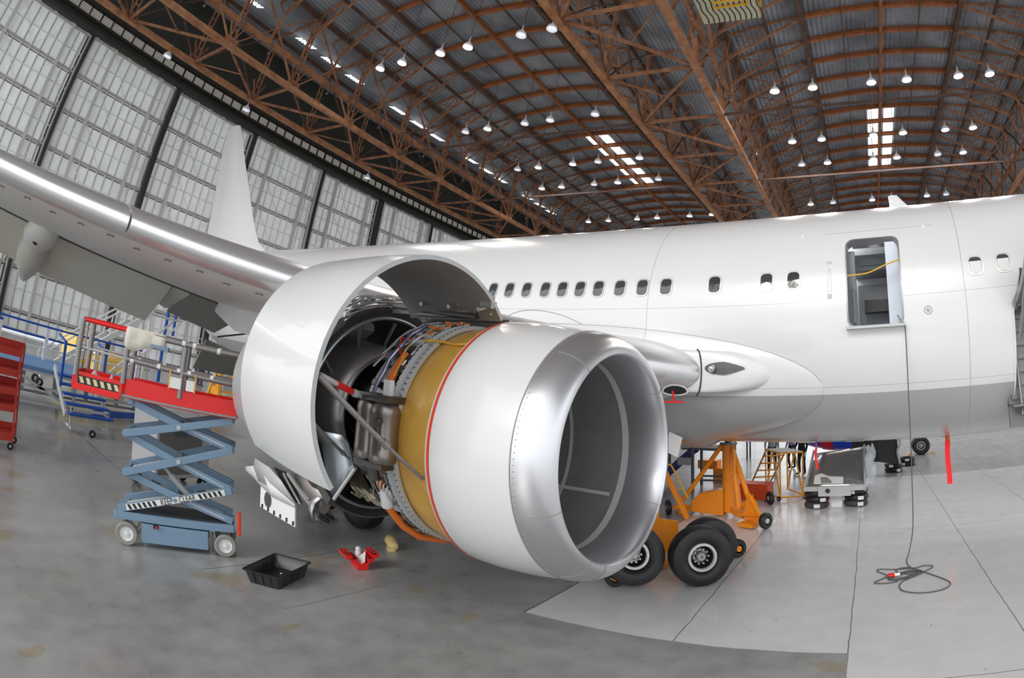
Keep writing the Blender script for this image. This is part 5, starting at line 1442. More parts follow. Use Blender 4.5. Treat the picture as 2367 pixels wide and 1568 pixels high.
# ---------------- red cantilever toolbox
TA = math.radians(68)
tbx = empty('toolbox', (-7.27, 6.16, 0), TA, 'open red cantilever toolbox on the floor between tray and engine', 'toolbox')
Tt = frame_xy((-7.27, 6.16, 0), TA)
def opentray(c, x, y, z, w, d, h_, th=.008):
    c.box(Tt(x, y, z), (w, d, th), TA)
    for sx_, sy_, ww, dd in ((0, -d / 2, w, th), (0, d / 2, w, th), (-w / 2, 0, th, d), (w / 2, 0, th, d)):
        c.box(Tt(x + sx_, y + sy_, z + h_ / 2), (ww, dd, h_), TA)
c = MB(); opentray(c, 0, 0, .01, .16, .36, .11); c.build('body', M_red, tbx)
for x, z, nm in ((-.125, .13, 'tray'), (.125, .13, 'tray'), (-.215, .19, 'tray'), (.215, .19, 'tray')):
    c = MB(); opentray(c, x, 0, z, .10, .36, .05); t_ = c.build(nm, M_red, tbx)
    c = MB()
    for k in range(5): c.tube(Tt(x - .03 + .015 * k, -.13 + .02 * k, z + .03), Tt(x + .03 - .01 * k, .08 + .02 * k, z + .035), .008, 6)
    c.build('hand_tools', M_steel, t_)
c = MB()
for y in (-.2, .2):
    for sg in (-1, 1): c.beam(Tt(sg * .06, y * .9, .07), Tt(sg * .19, y * .9, .20), .01, .02); c.beam(Tt(sg * .08, y * .9, .11), Tt(sg * .25, y * .9, .25), .01, .02)
c.build('linkage', M_red, tbx)
c = MB(); c.sphere(Tt(.0, .05, .27), .045, 10); c.lathe([(0, .045), (.10, .05), (.14, .03)], Tt(0, .05, .12), (0, 0, 1), 12); o = c.build('spray_bottle', M_whitemetal, smooth=True); tag(o, 'white bottle standing in the middle of the red toolbox', 'bottle')
c = MB(); c.grid([[Tt(-.07, -.18, .08), Tt(.03, -.19, .14)], [Tt(-.03, -.02, .16), Tt(.09, -.04, .26)]]); o = c.build('rag', M_paper, solid=.006); tag(o, 'white folded sheet sticking out of the red toolbox', 'rag')
# pale yellow canister
c = MB(); ax_ = Vector((.75, -.45, .05)); c.lathe([(0, .001), (0, .07), (.03, .095), (.2, .095), (.30, .085), (.40, .07), (.43, .03), (.43, .001)], (-7.93, 7.42, .10), (.85, -.5, -.05), 18)
c.box((-7.66, 7.2, .03), (.16, .12, .06), -.6)
o = c.build('yellow_canister', M_paleyellow, smooth=True); tag(o, 'pale yellow canister lying on the floor behind the red toolbox', 'canister')

# ---------------- loose aircraft wheels and their orange dolly
def aircraft_wheel(x, y, nrm, label, lean=0.0, r=.50, w=.36):
    root = empty('aircraft_wheel', (x, y, 0), 0, label, 'wheel', 'loose aircraft wheels in front of the jack')
    ct, cr = MB(), MB(); n_ = Vector((nrm[0], nrm[1], lean)).normalized()
    tyre_parts(ct, cr, (x, y, r * math.sqrt(1 - n_.z ** 2) + abs(n_.z) * w * .4), n_, r, w, .235)
    ct.build('tyre', M_rubber, root, smooth=True); cr.build('wheel_rim', RIM, root, smooth=True)
aircraft_wheel(-2.66, 8.70, (.60, -.80), 'big black aircraft wheel with white rim, nearest and rightmost beside the engine inlet')
aircraft_wheel(-3.62, 8.30, (.55, -.83), 'big black aircraft wheel partly hidden behind the engine inlet lip', .22)
aircraft_wheel(-2.70, 9.32, (.66, -.75), 'big black aircraft wheel standing directly behind the nearest loose wheel')
dol = empty('wheel_dolly', (-3.3, 9.9, 0), 0, 'orange steel wheel dolly with small casters behind the loose aircraft wheels', 'dolly')
c = MB(); c.beam((-4.0, 8.9, .13), (-4.05, 10.1, .13), .10, .08); c.beam((-2.54, 10.43, .15), (-4.05, 10.1, .13), .10, .08); c.beam((-3.9, 9.35, .1), (-3.4, 9.4, .1), .3, .05); c.build('base_frame', M_orange, dol)
c = MB(); c.add([Vector(p) for p in ((-4.15, 9.75, .1), (-3.78, 9.9, .1), (-3.78, 9.9, 1.06), (-3.93, 9.85, 1.06))], [(0, 1, 2, 3)]); c.add([Vector(p) for p in ((-3.78, 9.9, .12), (-3.46, 10.02, .12), (-3.46, 10.02, .73), (-3.78, 9.9, .78))], [(0, 1, 2, 3)]); c.build('upright_plate', M_orange, dol, solid=.05)
def caster(c_p, root, r=.15, axd=(.8, .55, 0), w=.07, m_=M_rubber, fork=None):
    ct = MB(); ct.lathe([(-w / 2, r * .5), (-w / 2, r * .9), (-w * .3, r), (w * .3, r), (w / 2, r * .9), (w / 2, r * .5)], Vector(c_p) + Vector((0, 0, r)), axd, 20)
    o = ct.build('caster_wheel', m_, root, smooth=True)
    ch_ = MB(); ch_.lathe([(-w * .52, .001), (-w * .52, r * .34), (w * .52, r * .34), (w * .52, .001)], Vector(c_p) + Vector((0, 0, r)), axd, 14); ch_.build('hub', fork or M_orange, o)
    return o
caster((-3.85, 8.12, 0), dol, .16, (.6, -.8, 0), .12); caster((-2.46, 10.40, 0), dol, .18, (.75, -.66, 0), .14)

# ---------------- orange tripod jack under the belly
jk = empty('tripod_jack', (-3.5, 13.9, 0), 0, 'tall orange tripod jack holding up the aircraft belly', 'jack')
JC = Vector((-3.50, 13.95, 0))
c = MB(); c.tube(JC + Vector((0, 0, .12)), JC + Vector((0, 0, 1.85)), .155, 20); c.build('column', M_orange, jk, smooth=True)
c = MB(); c.tube(JC + Vector((0, 0, 1.85)), JC + Vector((0, 0, 1.9)), .22, 20); c.tube(JC + Vector((0, 0, 1.9)), JC + Vector((0, 0, 2.02)), .09, 12); c.build('jack_head', M_dsteel, jk)
legs = [(-4.75, 14.05), (-2.72, 13.15), (-3.3, 15.3)]
for (x, y) in legs:
    c = MB(); c.tube((x, y, .3), (x + (JC.x - x) * .86, y + (JC.y - y) * .86, 1.82), .06, 12); c.build('leg', M_orange, jk, smooth=True)
    c = MB(); c.beam((x, y, .12), JC + Vector((0, 0, .2)), .10, .14); c.build('base_arm', M_orange, jk)
    c = MB(); c.tube((x, y, 0.0), (x, y, .05), .16, 14); c.tube((x, y, .05), (x, y, .3), .035, 8); c.build('foot_pad', M_orange, jk, smooth=True)
c = MB(); c.add([Vector(p) for p in ((-4.45, 13.85, .08), (-3.6, 13.8, .03), (-3.6, 13.8, .72), (-4.25, 13.85, .55), (-4.45, 13.85, .35), (-4.45, 14.25, .08), (-3.6, 14.2, .03), (-3.6, 14.2, .72), (-4.25, 14.25, .55), (-4.45, 14.25, .35))], [(0, 1, 2, 3, 4), (9, 8, 7, 6, 5), (0, 5, 6, 1), (3, 2, 7, 8), (4, 3, 8, 9), (4, 9, 5, 0)]); c.build('pump_housing', M_orange, jk, bevel=.015)
c = MB(); c.tube((-3.12, 13.45, .3), (-3.25, 13.6, 1.15), .075, 14); c.tube((-3.25, 13.6, 1.15), (-3.3, 13.65, 1.75), .05, 12)
c.add([Vector(p) for p in ((-2.95, 13.2, .1), (-2.55, 13.0, .1), (-2.60, 13.05, .55), (-2.85, 13.15, .85))], [(0, 1, 2, 3)])
for k in range(6): c.path([(-3.2 + .08 * k, 13.4, .2), (-3.0 + .05 * k, 13.3, .45 + .05 * k), (-2.8, 13.1 + .05 * k, .3)], .014, 6)
c.beam((-3.1, 13.3, .2), (-2.45, 12.9, .28), .05, .05); c.beam((-2.8, 13.1, .7), (-2.45, 12.85, .2), .07, .05)
c.build('hydraulic_unit', M_orange, jk)
c = MB(); c.beam((-2.95, 12.9, .07), (-2.6, 12.75, .07), .25, .1); c.build('skid', M_orange, jk)
for p in ((-2.36, 12.78, 0), (-4.98, 13.66, 0), (-2.75, 15.6, 0)): caster(p, jk, .19, (.80, -.5, 0) if p[1] < 13 else (.85, .5, 0), .12, fork=M_lgrey)
c = MB(); c.beam((-4.95, 13.66, .17), (-4.6, 14.0, .2), .08, .08); c.build('base_arm', M_orange, jk)
tw = MB(); tw.beam((-4.33, 13.20, .05), (-4.88, 13.02, 1.30), .08, .19, up=(0, 1, 0)); tw.build('tow_bar', M_orange, jk, bevel=.01)
tw = MB(); tw.path(cat_rom([(-4.88, 13.12, 1.28), (-4.82, 13.14, 1.36), (-4.72, 13.18, 1.32), (-4.55, 13.25, .95), (-4.36, 13.3, .55)], 5), .022, 8); tw.tube((-4.62, 13.2, .72), (-4.46, 13.25, .78), .015); tw.build('tow_handle', M_yellow, jk, smooth=True)

M_amber = mat('amber_paint', (1.0, .45, .02), .4)
# ---------------- yellow work steps
stp = empty('work_steps', (-2.7, 17.0, 0), 0, 'yellow tubular work steps under the aircraft belly, right of the orange jack', 'steps')
SA = math.atan2(.86, -.5); Sf = frame_xy((-2.25, 16.35, 0), SA)
def tb2(root, nm, segs, r, m_, Fr):
    c = MB()
    for a, b_ in segs: c.tube(Fr(*a), Fr(*b_), r, 8)
    return c.build(nm, m_, root)
tb2(stp, 'frame', [((0, -.35, 1.40), (1.2, -.35, 1.40)), ((0, .35, 1.40), (1.2, .35, 1.40)), ((0, -.35, 1.4), (0, .35, 1.4)), ((1.2, -.35, 1.4), (1.2, .35, 1.4)), ((0, -.4, .1), (1.2, -.4, .1)), ((0, .4, .1), (1.2, .4, .1)), ((0, -.4, .1), (0, .4, .1))], .025, M_amber, Sf)
for (x, y) in ((0, -.35), (0, .35), (1.2, -.35), (1.2, .35)):
    tb2(stp, 'leg', [((x, y, .1), (x, y, 1.4)), ((x, y, .1), (.6, y, 1.38))], .022, M_amber, Sf)
c = MB(); c.box(Sf(.6, 0, 1.415), (1.2, .68, .03), SA); c.build('deck', M_dsteel, stp)
for y in (-.33, .33):
    tb2(stp, 'stringer', [((1.2, y, 1.38), (2.75, y, .05))], .028, mat('rust_yellow', (.55, .24, .02), .6), Sf)
for k in range(4):
    t = (k + .8) / 5; c = MB(); c.box(Sf(1.2 + 1.55 * t, 0, 1.38 - 1.33 * t), (.2, .66, .025), SA); c.build('tread', mat('rust_yellow', (.55, .24, .02), .6), stp)
for (x, y) in ((0, -.4), (0, .4)): caster(Sf(x, y), stp, .07, (.5, .86, 0), .05, fork=M_lgrey)

# ---------------- red tool chest by the jack
ch = empty('red_chest', (-3.3, 16.2, 0), 0, 'orange-red equipment box behind the jack, left of the yellow steps', 'box')
c = MB(); c.box((-3.35, 16.25, .27), (1.05, .55, .44), -.15); c.build('body', mat('orange_red', (.75, .09, .02), .4), ch, bevel=.02)
c = MB(); c.box((-3.35, 16.25, .50), (1.09, .59, .04), -.15); c.build('lid', mat('orange_red', (.75, .09, .02), .4), ch)
c = MB(); c.box((-2.98, 15.93, .38), (.10, .01, .06), -.15); c.box((-2.98, 15.93, .26), (.10, .01, .06), -.15); c.box((-2.98, 15.93, .14), (.10, .01, .05), -.15); c.box((-3.7, 16.03, .2), (.08, .01, .08), -.15); c.build('label_plate', M_paper, ch)
for p in ((-3.75, 16.1, 0), (-2.95, 15.98, 0)): caster(p, ch, .05, (1, 0, 0), .04)

# ---------------- engine cowl resting on stacked tyres
def flat_tyre(x, y, z, r, h_, label, m_, grp):
    root = empty('tyre', (x, y, z), 0, label, 'tyre', grp)
    c = MB(); c.lathe([(.01, r * .55), (0, r * .85), (h_ * .25, r * .98), (h_ * .5, r), (h_ * .75, r * .98), (h_, r * .85), (h_ - .01, r * .55)], (x, y, z), (0, 0, 1), 26)
    c.build('carcass', m_, root, smooth=True)
    a = rnd.uniform(-2.2, -1.0); c = MB(); c.box((x + (r + .002) * math.cos(a), y + (r + .002) * math.sin(a), z + h_ * .5), (.012, .16, h_ * .6), a); c.build('tape_patch', M_paper, root)
M_tyrew = mat('worn_tyre', (.06, .058, .055), .7, noise=.5, nscale=12)
for sx_, sy_, nm in ((-1.45, 15.35, 'left'), (-.42, 15.55, 'right')):
    for k in range(3):
        flat_tyre(sx_ + .02 * (k % 2), sy_ - .02 * k, .17 * k, .33, .165, '%s flat-lying tyre of the %s front stack under the grey engine cowl' % (['bottom', 'middle', 'top'][k], nm), M_tyrew if k == 0 else M_rubber, 'tyres stacked flat as supports')
ecl = empty('engine_cowl', (-.95, 15.7, .5), 0, 'dark grey engine cowl section lying on two stacks of tyres', 'engine cowl')
M_cowlg = mat('glossy_dark_grey', (.30, .31, .31), .18, .5, coat=.6)
c = MB(); rws = []
for k in range(9):
    t = k / 8; a = t * 1.15
    yy = 15.05 + 1.5 * math.sin(a) * .9; zz = .56 + .80 * (1 - (1 - t) ** 1.5)
    rws.append([(-1.72 + .22 * t, yy, zz - .06 * 0), (-1.2, yy, zz + .04), (-.6, yy, zz + .08 * t + .03), (-.18 + .1 * t, yy, zz + .14 * t + .02)])
c.grid([[Vector(p) for p in r] for r in rws]); c.build('skin', M_cowlg, ecl, smooth=True, solid=.05)
c = MB(); c.box((-.95, 15.02, .56), (1.6, .08, .12), .06); c.box((-.95, 14.95, .50), (.84, .05, .26), .06); c.build('edge_frame', M_lgrey, ecl)
c = MB(); c.tube((-1.12, 14.95, .52), (-1.12, 14.88, .52), .06, 14); c.build('drain_socket', M_black, ecl)
c = MB(); c.beam((-.16, 15.02, .5), (-.16, 15.9, 1.62), .06, .08); c.beam((-1.72, 15.02, .5), (-1.55, 15.9, 1.5), .05, .05); c.build('side_rib', M_lgrey, ecl)
c = MB(); pts = [(-1.5, .68), (-1.47, .90), (-1.3, .96), (-1.1, .88), (-.72, .86), (-.72, .68)]; c.add([Vector((x, 15.03 + (z - .6) * .35, z)) for x, z in pts], [(0, 5, 4, 3, 2, 1)]); c.build('white_patch', M_paper, ecl)
c = MB(); pts = [(-1.3, .70), (-1.32, .86), (-1.15, .86), (-1.02, .75), (-1.04, .70)]; c.add([Vector((x, 15.02 + (z - .6) * .35, z)) for x, z in pts], [(0, 4, 3, 2, 1)]); c.build('patch_opening', M_dsteel, ecl)
c = MB(); rws = []
for i in range(7):
    t = i / 6; rws.append([Vector((-.12 + .04 * math.sin(i * 2 + j), 15.3 + .18 * j, 1.62 - 1.05 * t + .05 * math.sin(j * 2 + i))) + Vector((.05 * j, 0, 0)) for j in range(6)])
c.grid(rws); o = c.build('plastic_wrap', mat('clear_bluish_film', (.62, .68, .74), .12, alpha=.75), smooth=True); tag(o, 'bluish plastic film hanging off the right side of the engine cowl', 'plastic film')
c = MB(); c.box((-.92, 15.5, .16), (.3, .3, .32)); o = c.build('white_block', M_paper); tag(o, 'white block standing under the middle of the grey engine cowl', 'block')

# ---------------- dark panel behind, on tyres
pn = empty('dark_cowl_panel', (.35, 21.6, .3), 0, 'black upright cowl panel wrapped in film, behind the grey engine cowl', 'cowl panel')
c = MB(); c.grid([[Vector((-.75, 21.3, .5)), Vector((.3, 21.2, .45)), Vector((1.05, 21.3, .3))], [Vector((-.6, 21.5, 1.6)), Vector((.3, 21.35, 1.65)), Vector((.98, 21.45, 1.6))]]); c.build('skin', M_black, pn, solid=.08)
c = MB(); c.path(cat_rom([(1.05, 21.25, 1.5), (1.1, 21.2, 1.1), (1.0, 21.2, .8), (1.08, 21.2, .35)], 4), .05, 6); c.build('film_edge', M_lgrey, pn)
for k, (x, y, z) in enumerate(((.85, 21.6, 0), (.85, 21.6, .17), (1.45, 23.2, 0), (1.45, 23.2, .17))):
    flat_tyre(x, y, z, .34, .165, ['lower tyre under the black cowl panel', 'upper tyre under the black cowl panel', 'lower tyre of the farther pair right of the black panel', 'upper tyre of the farther pair right of the black panel'][k], M_rubber, 'tyres stacked flat as supports')
# blue and red engine of another aircraft
en = empty('distant_engine_pod', (-1.2, 25.6, 1.0), 0, 'blue and red engine pod of another aircraft seen below the belly', 'engine pod')
c = MB(); c.lathe([(0, .01), (.02, .62), (.12, .82), (.6, .98), (1.4, 1.0), (2.4, .85), (3.2, .6)], (-.1, 25.6, 1.47), (-1, .12, 0), 36); c.build('cowling', mat('bright_blue_paint', (.01, .07, .75), .25, coat=.5), en, smooth=True)
c = MB(); c.lathe([(1.45, 1.005), (1.7, .99), (2.0, .945)], (-.1, 25.6, 1.47), (-1, .12, 0), 36); c.build('red_band', mat('bright_red', (.8, .02, .03), .3), en, smooth=True)
c = MB(); c.beam((-1.5, 25.6, 2.3), (-1.5, 25.6, 3.6), .3, .5); c.build('pylon', M_whitemetal, en)

# ---------------- nose wheel of a second aircraft
nw = empty('nose_gear', (2.4, 26.8, 0), 0, 'nose gear and tyre of another aircraft far behind the belly', 'landing gear')
for dy in (-.25, .25):
    ct, cr = MB(), MB(); tyre_parts(ct, cr, (2.34, 26.8 + dy, .42), (0, -1, 0) if dy < 0 else (0, 1, 0), .42, .26, .20); ct.build('tyre', M_rubber, nw, smooth=True); cr.build('wheel_rim', RIM, nw, smooth=True)
c = MB(); c.tube((2.34, 26.8, .42), (2.2, 26.8, 2.6), .07, 10); c.tube((2.34, 26.55, .42), (2.34, 27.05, .42), .05); c.beam((2.3, 26.8, 1.2), (1.2, 26.8, 2.5), .06, .06); c.build('strut', M_lgrey, nw)
for k, x in enumerate((1.78, 2.88)):
    c = MB(); c.add([Vector(p) for p in ((x - .12, 26.35, 0), (x + .12, 26.35, 0), (x, 26.35, .14), (x - .12, 26.9, 0), (x + .12, 26.9, 0), (x, 26.9, .14))], [(0, 1, 2), (5, 4, 3), (0, 2, 5, 3), (1, 4, 5, 2), (0, 3, 4, 1)])
    o = c.build('wheel_chock', M_paleyellow); tag(o, 'pale yellow chock on the %s of the far nose wheel' % ['left', 'right'][k], 'chock', 'wheel chocks')

# ---------------- dark grey access tower with blue stairs
ac = empty('access_tower', (-5.2, 17.6, 0), 0, 'dark grey steel access tower with violet-blue stairs behind the jack', 'access stand')
G = lambda x, y, z=0: Vector((x, y, z))
M_dgrey = mat('dark_grey_steel', (.12, .13, .14), .5); M_violet = mat('violet_blue_stair', (.05, .04, .22), .5)
for (x, y) in ((-5.5, 17.3), (-4.45, 17.5), (-5.6, 18.6), (-4.5, 18.8), (-6.6, 17.3), (-6.7, 18.5)):
    c = MB(); c.beam(G(x, y, 0), G(x, y, 2.4), .08, .08); c.build('post', M_dgrey, ac)
c = MB(); c.box((-5.2, 18.0, 1.35), (1.4, 1.3, .08)); c.beam(G(-6.6, 17.3, 2.3), G(-4.45, 17.5, 2.3), .06, .06); c.beam(G(-5.5, 17.3, .35), G(-4.45, 17.5, .35), .06, .06); c.beam(G(-5.6, 18.6, .3), G(-4.5, 18.8, .3), .06, .06); c.build('deck', M_dgrey, ac)
for dy in (0, .7):
    c = MB(); c.beam(G(-5.5, 17.35 + dy, 1.36), G(-6.9, 17.2 + dy, .05), .05, .16); c.build('stringer', M_violet, ac)
for k in range(6):
    t = (k + .5) / 6; c = MB(); c.box((-5.5 - 1.4 * t, 17.65 - .1 * t, 1.3 - 1.25 * t), (.2, .7, .03)); c.build('tread', M_violet, ac)
c = MB(); c.box((-5.75, 17.22, .95), (.45, .02, .24)); c.build('notice_plate', M_grey, ac)
c = MB(); c.box((-4.9, 19.4, 1.2), (.9, .5, .5)); c.box((-5.6, 19.6, 1.55), (.7, .6, .3)); o = c.build('orange_case', M_orange); 
for v in o.data.vertices: v.co.z -= .95
tag(o, 'orange equipment case on the floor behind the dark access tower', 'case')

# ---------------- dark engine core hanging beyond the belly
pc = empty('bare_engine', (-4.6, 26.2, 1.0), 0, 'dark bare engine on a stand, only its underside showing below the belly', 'engine')
c = MB(); c.lathe([(0, .01), (.05, .35), (.5, .45), (1.2, .4), (2.0, .5), (2.3, .3)], (-3.9, 26.4, 1.75), (-1, .15, 0), 20)
for k in range(14): c.path([G(-4.2 - .12 * k, 26.0, 1.6), G(-4.2 - .12 * k, 26.1, 1.32 + .05 * (k % 3)), G(-4.3 - .12 * k, 26.5, 1.28)], .03, 6)
c.build('core', mat('brown_metal', (.12, .08, .07), .4, .7), pc, smooth=True)
c = MB()
for (x, y) in ((-4.3, 26.1), (-5.7, 26.3), (-4.3, 26.8), (-5.7, 27)): c.beam(G(x, y, 0), G(x, y, 1.5), .07, .07)
c.build('stand', M_dgrey, pc)

# ---------------- red streamers
for k, (s, D, z0, z1, w, lab) in enumerate(((-.86, 12.7, 2.03, .95, .11, 'bright red streamer hanging from the belly at the right'), (2.03, 12.6, 1.98, 1.40, .05, 'short thin red streamer hanging from the belly in front of the grey cowl'))):
    root = empty('warning_streamer', A(s, D, z0), AZ, lab, 'streamer', 'red warning streamers')
    c = MB(); rws = []
    for i in range(8):
        t = i / 7; z = z0 - .1 - (z0 - .1 - z1) * t; o_ = .015 * math.sin(t * 5)
        rws.append([A(s - w / 2 + o_, D, z), A(s + w / 2 + o_, D - .01, z)])
    c.grid(rws); c.build('ribbon', mat('signal_red_fabric', (.90, .01, .01), .6), root, solid=.004)
    c = MB(); c.tube(A(s, D, z0 + .03), A(s, D, z0 - .1), .02 if k else .045, 8); c.build('plug', M_red if k else mat('plug_orange', (.75, .12, .02), .5), root)

# ---------------- power cable with plug
pc_ = [hull(.08, 4.55, -.3), hull(.0, 4.38, .01), Vector((.745, 10.44, 4.25)), Vector((.735, 10.42, 3.0)), Vector((.735, 10.42, 1.5)), Vector((.73, 10.41, .6)), Vector((.66, 10.36, .16)), Vector((.60, 10.22, .02))]
flo = [(.60, 9.95), (.66, 9.72), (.78, 9.55), (.95, 9.30), (1.10, 9.05), (1.18, 8.82), (1.08, 8.60), (.88, 8.49), (.65, 8.48), (.45, 8.60), (.40, 8.80), (.44, 9.0), (.50, 9.1)]
import itertools
lp_ = []
for k in range(9):
    j = .012 * k
    lp_ += [(.80 - .03 * (k % 3), 9.46 - .02 * (k % 4)), (.72, 9.58 - .01 * k), (.50 + .02 * (k % 2), 9.46), (.28 + .02 * (k % 3), 9.26), (.24, 9.18 + .01 * (k % 4)), (.34, 9.12), (.46 + .02 * (k % 2), 9.16), (.66, 9.32 - .008 * k)]
tail = [(.70, 9.64), (.62, 9.76), (.45, 9.74), (.38, 9.58), (.50, 9.45), (.70, 9.40), (.95, 9.62), (1.0, 9.78), (.86, 9.82), (.70, 9.72), (.35, 9.70), (.12, 9.74), (.08, 9.62), (.22, 9.42), (.20, 9.28), (.03, 9.05), (.10, 8.99), (.25, 9.0), (.38, 9.06), (.33, 9.16), (.26, 9.20)]
pts = pc_ + [Vector((x, y, .012)) for x, y in flo] + [Vector((x, y, .014 + .0035 * (i % 9))) for i, (x, y) in enumerate(lp_)] + [Vector((x, y, .014)) for x, y in tail]
cab_ = empty('power_cable', (.735, 10.4, 0), 0, 'thin grey power cable hanging from the open door to a coil on the floor', 'cable')
c = MB(); c.path(cat_rom(pts, 5), .0105, 6); c.build('cord', mat('grey_cable', (.10, .10, .10), .5), cab_, smooth=True)
c = MB(); c.tube((.25, 9.23, .06), (.34, 9.26, .06), .035, 12); c.build('plug', M_red, cab_); c = MB(); c.tube((.34, 9.26, .06), (.43, 9.29, .06), .028, 12); c.build('plug_cap', M_paper, cab_)

# ---------------- grey cabinet trolley behind the lift
CA = math.atan2(.97, -.25); Cf = frame_xy((-11.96, 4.80, 0), CA)
cb = empty('equipment_cabinet', (-11.96, 4.8, 0), CA, 'white and grey equipment cabinet on wheels behind the scissor lift', 'cabinet')
c = MB(); c.box(Cf(.70, .42, .84), (1.4, .84, 1.18), CA); c.build('body', mat('cabinet_white', (.62, .63, .63), .4, noise=.04), cb, bevel=.02)
c = MB(); c.box(Cf(.60, -.01, .86), (1.1, .03, 1.05), CA); dr = c.build('door', mat('cabinet_dark_front', (.22, .22, .215), .35), cb)
c = MB(); c.box(Cf(.55, -.04, 1.12), (.28, .02, .08), CA); c.build('handle', M_dgrey, dr)
for (x, y) in ((.1, .1), (1.3, .1), (.1, .75), (1.3, .75)): caster(Cf(x, y), cb, .12, (.97, .25, 0), .08, fork=M_lgrey)

# ---------------- red shelf trolley at the left edge
rc = empty('shelf_trolley', (-14.6, 1.7, 0), 0, 'tall red shelf trolley cut off by the left edge of the picture', 'trolley')
M_tred = mat('dull_red_paint', (.50, .035, .02), .5, noise=.1)
for (x, y) in ((-14.28, 2.46), (-14.9, 2.62), (-14.15, .9), (-14.8, 1.0)):
    c = MB(); c.beam((x, y, .15), (x, y, 1.93), .035, .035); c.build('post', M_tred, rc)
for z in (1.88, 1.50, 1.16, .84, .30):
    c = MB(); c.add([Vector(p) for p in ((-14.28, 2.46, z - .06), (-14.9, 2.62, z - .02), (-14.8, 1.0, z - .02), (-14.15, .9, z - .06))], [(0, 1, 2, 3)])
    c.beam((-14.28, 2.46, z - .07), (-14.15, .9, z - .07), .02, .13); c.beam((-14.28, 2.46, z - .05), (-14.9, 2.62, z - .02), .02, .1); c.beam((-14.9, 2.62, z + .02), (-14.8, 1.0, z + .02), .02, .16)
    c.build('shelf', M_tred, rc)
for p in ((-14.28, 2.42, 0), (-14.9, 2.6, 0), (-14.15, .95, 0), (-14.8, 1.05, 0)): caster(p, rc, .07, (1, .2, 0), .04, fork=M_lgrey)

# ---------------- blue decked work platform with steps
wp = empty('work_platform', (-20.5, 4.5, 0), 0, 'long work platform with blue deck and blue handrails at the far left', 'work platform')
c = MB(); c.box((-20.6, 3.8, 1.08), (2.9, 11.2, .10)); c.build('deck', M_blue2, wp)
c = MB()
for y in (-1.6, .8, 3.0, 5.0, 7.6):
    for x in (-19.3, -21.3): c.beam((x, y, .15), (x, y, 1.05), .09, .09)
for a, b_ in (((-19.3, -1.6, .2), (-19.3, 7.6, .2)), ((-21.3, -1.6, .2), (-21.3, 7.6, .2)), ((-19.3, .8, .2), (-19.3, 3, 1.0)), ((-19.3, 5, .2), (-19.3, 3, 1.0)), ((-19.2, -1.6, 1.0), (-19.2, 7.7, 1.0)), ((-19.3, -1.6, .6), (-19.3, 7.6, .6))): c.beam(a, b_, .07, .07)
for q in range(9): c.beam((-20.2, -1.4 + q, .35), (-20.2, -1.4 + q, .95), .12, .12)
c.build('under_frame', M_lgrey, wp)
for (x, ylist) in ((-19.25, (-1.6, .8, 2.6)), (-21.4, (-1.6, 1.2, 4.4, 7.6))):
    for y in ylist: c = MB(); c.beam((x, y, 1.1), (x, y, 2.05), .10, .10); c.build('rail_post', M_whitemetal, wp)
for (x, y0_, y1_) in ((-19.25, -1.7, 2.65), (-21.4, -1.7, 7.7)):
    for z in (2.08, 1.75): c = MB(); c.tube((x, y0_, z), (x, y1_, z), .03, 8); c.build('handrail', M_blue, wp)
    c = MB(); c.tube((x, y0_, 1.45), (x, y1_, 1.45), .025, 8); c.build('mid_rail', M_whitemetal, wp)
for y in (4.3, 5.5):
    c = MB(); c.beam((-17.3, y, .35), (-19.2, y, 1.25), .05, .16); c.build('stringer', M_lgrey, wp)
    c = MB(); c.beam((-18.2, y, .9), (-18.25, y, 2.0), .06, .09); c.beam((-18.25, y, 2.0), (-19.2, y, 2.1), .05, .05); c.build('handrail', M_blue, wp)
for k in range(5):
    c = MB(); c.box((-17.0 - .42 * k, 4.9, .45 + .17 * k), (.28, 1.2, .05)); c.build('tread', M_blue, wp)
c = MB()
for y in (4.4, 5.4): c.beam((-16.9, y, .12), (-17.5, y, .12), .06, .06); c.beam((-17.1, y, .1), (-17.1, y, .6), .06, .06)
c.beam((-16.95, 4.4, .12), (-16.95, 5.4, .12), .06, .06); c.beam((-17.1, 4.4, .55), (-17.1, 5.4, .55), .06, .06); c.build('step_frame', M_lgrey, wp)
caster((-16.7, 4.9, 0), wp, .09, (1, 0, 0), .05, fork=M_lgrey); caster((-19.3, 7.4, 0), wp, .09, (1, 0, 0), .05, fork=M_lgrey)
c = MB(); c.beam((-17.8, 5.2, .42), (-20.0, 9.5, .35), .10, .16); c.build('tow_beam', M_blue, wp)

# ---------------- yellow machine, white mobile stairs, stands in the left distance
ym = empty('yellow_machine', (-27, 7.6, 0), 0, 'yellow ground power machine with tank beyond the blue platform', 'ground power unit')
c = MB(); c.box((-27.2, 6.9, 1.35), (1.2, .9, 1.0), .3); c.box((-26.9, 8.1, 1.0), (1.0, 1.6, .5), .3); c.tube((-26.5, 7.3, .75), (-27.0, 8.9, .75), .35, 16); c.build('housing', mat('amber_yellow_paint', (1.0, .70, .18), .4), ym, bevel=.03)
c = MB(); c.beam((-26.6, 7.6, 1.45), (-27, 9.4, 1.3), .25, .15); c.build('boom', mat('amber_yellow_paint', (1.0, .70, .18), .4), ym)
for p in ((-26.4, 6.8, 0), (-27.6, 7.0, 0), (-26.7, 9.0, 0), (-27.5, 9.2, 0)): caster(p, ym, .22, (.3, 1, 0), .12)
ws = empty('mobile_stairs', (-24.6, 8, 0), 0, 'white mobile aircraft stairs with crossing rails near the hangar doors', 'stairs')
def SS(x, y, z): return Vector((x * .86, y * .84 - .3, z * .9))
